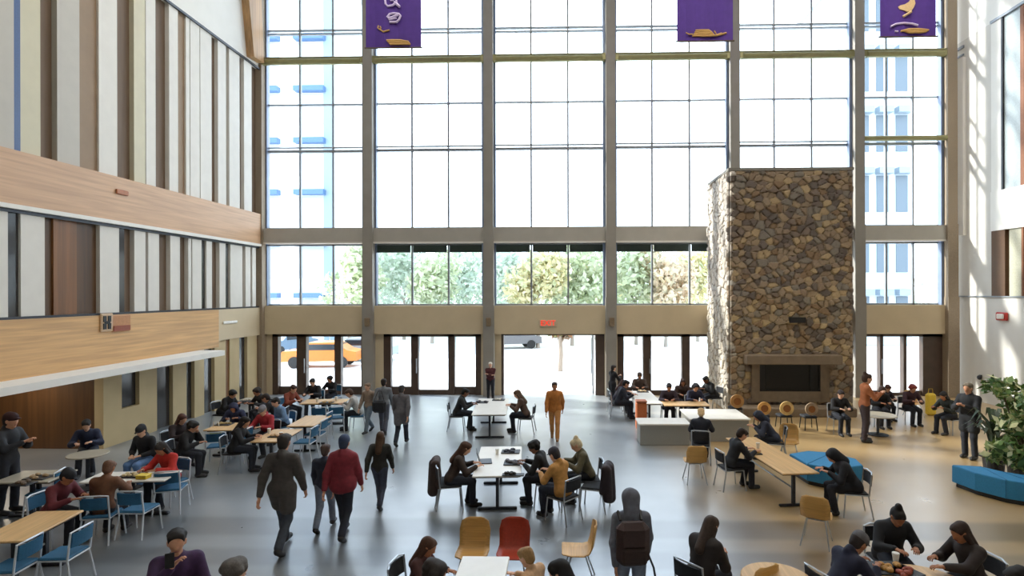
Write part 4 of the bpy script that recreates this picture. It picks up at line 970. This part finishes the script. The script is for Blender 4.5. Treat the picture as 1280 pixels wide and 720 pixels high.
for px, py, hd, lb in ((80, 690, 95, 'blue chair drawn up to the end of the empty tan table'), (14, 706, 95, 'blue chair at the near side of the empty tan table'), (55, 612, 110, 'blue chair at the grey-topped table by the recessed counter'),
                       (214, 608, 15, 'blue chair behind the person in red, white frame facing the aisle'), (174, 634, 0, 'blue chair at the pale table, next to the person in brown'),
                       (272, 556, 20, 'blue chair in front of the food-covered tan table'), (298, 553, 90, 'blue chair beside the black-coated person at the tan table'),
                       (381, 551, 90, 'blue chair at the tan table of the red-topped person'), (394, 541, 90, 'blue chair between the two tan tables on their aisle side'), (401, 531, 90, 'blue chair at the bare yellowish tan table'),
                       (421, 521, 15, 'blue chair on the hall side of the door table'), (402, 522, 0, 'second blue chair on the hall side of the door table')):
    x, y = spot(px, py); chair('blue', x, y, hd, lb)
for px, py, hd, z, lb in ((868, 577, 0, .45, 'tan plywood chair behind the fair-haired navy person'), (1020, 646, -30, .45, 'tan plywood chair at the near end of the long table'), (986, 553, 160, .45, 'tan plywood chair between the long table and the fireplace'),
                          (590, 690, 178, .45, 'tan plywood chair at the far corner of the bottom white table'), (722, 688, 90, .45, 'tan plywood chair beside the bottom white table and walker'), (940, 738, 30, .45, 'tan plywood chair beside the dark-coated blurred person'),
                          (1142, 505, 180, .45, 'tan plywood chair under the corner windows')):
    x, y = spot(px, py, z); chair('tan', x, y, hd, lb)
x, y = spot(641, 690); chair('rust', x, y, 178, 'rust red shell chair at the head of the bottom white table')
# round-backed hearth chairs
def hearth_chair(px, py, r, hexc, label):
    p = G(px, py, .66); e = tag(empty('round_backed_chair', (p.x, p.y, 0), math.radians(0)), label, 'chair', 'round-backed chairs before the hearth')
    d = MB().tube([(0, -.03, .66), (0, .02, .66)], r, 24); d.build('backrest', mat(hexc, .5, var=.2, scale=8), e)
    MB().tube([(0, -.045, .66), (0, -.028, .66)], r*.55, 20).build('back_inlay', mat('#8a5526', .5, var=.25, scale=10), e)
    MB().box(-.2, .2, .02, .42, .36, .44, bev=.03).build('seat', M['blackfab'], e)
    MB().tube([(0, .03, .6), (0, .06, .4)], .03, 8).build('back_post', M['darkmetal'], e)
    for sx in (-1, 1):
        for yy in (.05, .38): MB().tube([(sx*.16, yy, .37), (sx*.19, yy+(.04 if yy > .2 else -.04), 0)], .016, 6).build('leg', M['darkmetal'], e)
hearth_chair(921, 502, .22, '#b0834e', 'tan round-backed chair close to the sunlit side of the chimney'); hearth_chair(955, 511, .2, '#d8a35a', 'honey coloured round-backed chair before the firebox')
hearth_chair(983, 511, .21, '#d2b070', 'pale tan round-backed chair at the centre of the hearth'); hearth_chair(1014, 512, .19, '#97826a', 'greyish round-backed chair before the hearth, beside the person in black')
# things on tables
def tray(px, py, z, label, food='#8a5a2c', w=.4, l=.3, rz=0):
    p = G(px, py, z); e = tag(empty('food_tray', (p.x, p.y, z+.002), rz), label, 'tray', 'trays and food on the tables')
    MB().box(-w/2, w/2, -l/2, l/2, 0, .02, bev=.008).build('tray', M['black'], e); b = MB()
    for k in range(7): b.ball((random.uniform(-w*.35, w*.35), random.uniform(-l*.35, l*.35), .035), (random.uniform(.03, .06), random.uniform(.03, .05), .03), 8, 6)
    b.build('food', mat(food, .6, var=.3, scale=40), e)
def cup(px, py, z, label, hexc='#e8e4dc'):
    p = G(px, py, z); e = tag(empty('paper_cup', (p.x, p.y, z+.002)), label, 'cup', 'paper cups on the tables')
    MB().lathe([(.03, 0), (.042, .11)], n=14).build('cup', mat(hexc, .6), e); MB().lathe([(.045, .11), (.044, .122), (.03, .125)], n=14).build('lid', M['topwhite'], e)
def laptop(px, py, z, rz, label):
    p = G(px, py, z); e = tag(empty('laptop', (p.x, p.y, z+.002), rz), label, 'laptop')
    MB().box(-.17, .17, -.12, .12, 0, .018, bev=.006).build('keyboard_base', M['darkmetal'], e)
    s = MB().box(-.17, .17, 0, .012, 0, .23); s.xform(Matrix.Translation((0, .12, .018)) @ Matrix.Rotation(-.3, 4, 'X')); s.build('screen', M['darkmetal'], e)
tray(638, 565, .74, 'dark tray at the far side of the middle white table', '#3a3d4a'); tray(640, 579, .74, 'tray of small dark dishes in the middle of the white table', '#6a6a72', .34, .34)
tray(641, 594, .74, 'flat black tray at the near edge of the middle table', '#2a2623', .42, .16); laptop(607, 577, .74, math.radians(100), 'dark laptop in front of the long-haired brown-clad person')
cup(621, 568, .74, 'white paper cup on the middle white table'); tray(938, 567, .74, 'food tray before the person in black at the long table', '#b58a4a', .42, .3); cup(947, 561, .74, 'paper cup beside the tray on the long table')
tray(1108, 712, .74, 'tray heaped with bread on the round food table', '#b5853f', .5, .36); tray(1130, 718, .74, 'tray with reddish food on the round food table', '#93402a', .36, .3, .4); cup(1119, 704, .74, 'white cup at the back of the round food table')
tray(280, 530, .74, 'tray of food before the navy hooded person', '#a08a58', .4, .3); tray(346, 545, .74, 'tray before the red-topped person', '#c7a37a', .36, .26); cup(336, 541, .74, 'white cup before the red-topped person'); cup(351, 546, .74, 'brown cup on the table of the red-topped person', '#8a5a3a')
tray(408, 503, .74, 'tray of food on the table inside the doors', '#b58f5a'); cup(396, 502, .74, 'white cup on the table inside the doors'); cup(420, 500, .74, 'cup beside the person in pale grey', '#d8d2c8')
tray(602, 503, .74, 'dark tray before the black-clad person near the entrance', '#4a4650'); tray(623, 500, .74, 'tray of papers on the table near the entrance', '#cfcac0')
tray(803, 490, .74, 'tray of food on the chimney-side white table', '#c9b08a'); tray(306, 501, .74, 'tray of food on the far corner table', '#cbbfae'); tray(165, 594, .74, 'tray on the pale table beside the yellow box', '#c8b48a')
tray(48, 596, .74, 'tray of food on the grey-topped table', '#a58a66'); tray(28, 604, .74, 'dark tray before the standing dark-clothed person', '#5a4634', .36, .26)
p = G(179, 597, .74); e = tag(empty('takeout_box', (p.x, p.y, .742)), 'yellow takeout box on the pale table before the person in red', 'box')
MB().box(-.1, .1, -.08, .08, 0, .06, bev=.008).build('box', mat('#d8b93a', .6), e); MB().box(-.105, .105, -.085, .085, .06, .075, bev=.004).build('lid', mat('#e2c850', .6), e)
p = G(265, 545, .47); e = tag(empty('tote_bag', (p.x+.1, p.y, .475)), 'white and lime tote bag on the blue chair by the food-covered table', 'bag')
MB().box(-.16, .16, -.08, .08, 0, .26, bev=.05).build('bag', mat('#d9e08a', .8), e); MB().tube([(-.08, 0, .25), (-.06, 0, .38), (.06, 0, .38), (.08, 0, .25)], .01, 6).build('handle', M['topwhite'], e)
p = G(1163, 520, 0); e = tag(empty('tote_bag', (p.x, p.y, 0)), 'tall yellow bag standing among the group under the corner windows', 'bag')
MB().box(-.16, .16, -.1, .1, 0, .75, bev=.06).build('bag', mat('#d6b63e', .8), e); MB().tube([(-.08, 0, .73), (-.06, 0, .9), (.06, 0, .9), (.08, 0, .73)], .012, 6).build('handle', mat('#b8962c', .7), e)
p = G(482, 512, .75); e = tag(empty('shoulder_bag', (p.x-.12, p.y-.24, .72)), 'black bag carried by the walker in a grey top', 'bag')
MB().box(-.2, .2, -.08, .08, 0, .36, bev=.06).build('bag', M['blackfab'], e); MB().tube([(-.15, 0, .34), (-.05, .05, .62), (.05, .05, .62), (.15, 0, .34)], .012, 6).build('strap', M['black'], e)

# ------------------------------------------------------------------ light
w = bpy.data.worlds.new('world'); sc.world = w; w.use_nodes = True; nt = w.node_tree; bg = nt.nodes['Background']
tc = nt.nodes.new('ShaderNodeTexCoord'); n = nt.nodes.new('ShaderNodeTexNoise'); n.inputs['Scale'].default_value = 3.5; n.inputs['Detail'].default_value = 5
nt.links.new(tc.outputs['Generated'], n.inputs['Vector'])
sp = nt.nodes.new('ShaderNodeSeparateXYZ'); nt.links.new(tc.outputs['Generated'], sp.inputs[0])
mr = nt.nodes.new('ShaderNodeMapRange'); mr.inputs[1].default_value = .38; mr.inputs[2].default_value = .62; nt.links.new(sp.outputs['Z'], mr.inputs[0])
mu = nt.nodes.new('ShaderNodeMath'); mu.operation = 'MULTIPLY'; nt.links.new(mr.outputs[0], mu.inputs[0]); nt.links.new(n.outputs['Fac'], mu.inputs[1])
mx = nt.nodes.new('ShaderNodeMix'); mx.data_type = 'RGBA'; mx.inputs['A'].default_value = (.84, .92, 1, 1); mx.inputs['B'].default_value = (.42, .62, .9, 1)
nt.links.new(mu.outputs[0], mx.inputs['Factor']); nt.links.new(mx.outputs['Result'], bg.inputs['Color']); bg.inputs['Strength'].default_value = 5.0
def sun(strength, d, ang, col):
    l = bpy.data.lights.new('sun', 'SUN'); l.energy = strength; l.angle = math.radians(ang); l.color = col; o = bpy.data.objects.new('sun', l); C.objects.link(o)
    o.rotation_euler = Vector(d).to_track_quat('-Z', 'Y').to_euler()
sun(12.0, (.82, -.36, -.5), 3.2, (1, .94, .84))
def area(loc, sx, sy, en, col, d=(0, 0, -1)):
    l = bpy.data.lights.new('fill_lamp', 'AREA'); l.shape = 'RECTANGLE'; l.size = sx; l.size_y = sy; l.energy = en; l.color = col
    o = bpy.data.objects.new('fill_lamp', l); C.objects.link(o); o.location = loc; o.rotation_euler = Vector(d).to_track_quat('-Z', 'Y').to_euler()
for x, en in ((-6, 380), (2, 480), (10, 620)):
    area((x, 14, ZC-.3), 4, 4, en, (1, .93, .82))  # unseen fill lamps added below the ceiling to brighten the hall
area((-14.2, 14.4, 2.2), 1.2, .5, 34, (1, .85, .65)); area((-14.9, 12, 2.2), 1.2, .5, 20, (1, .85, .65)); area((-14.6, 9, 2.2), 1.2, .5, 14, (1, .85, .65))  # unseen warm lamps added to brighten the black recess
sc.view_settings.view_transform = 'Standard'; sc.view_settings.look = 'None'; sc.view_settings.exposure = 0
sc.cycles.max_bounces = 8; sc.cycles.transparent_max_bounces = 12
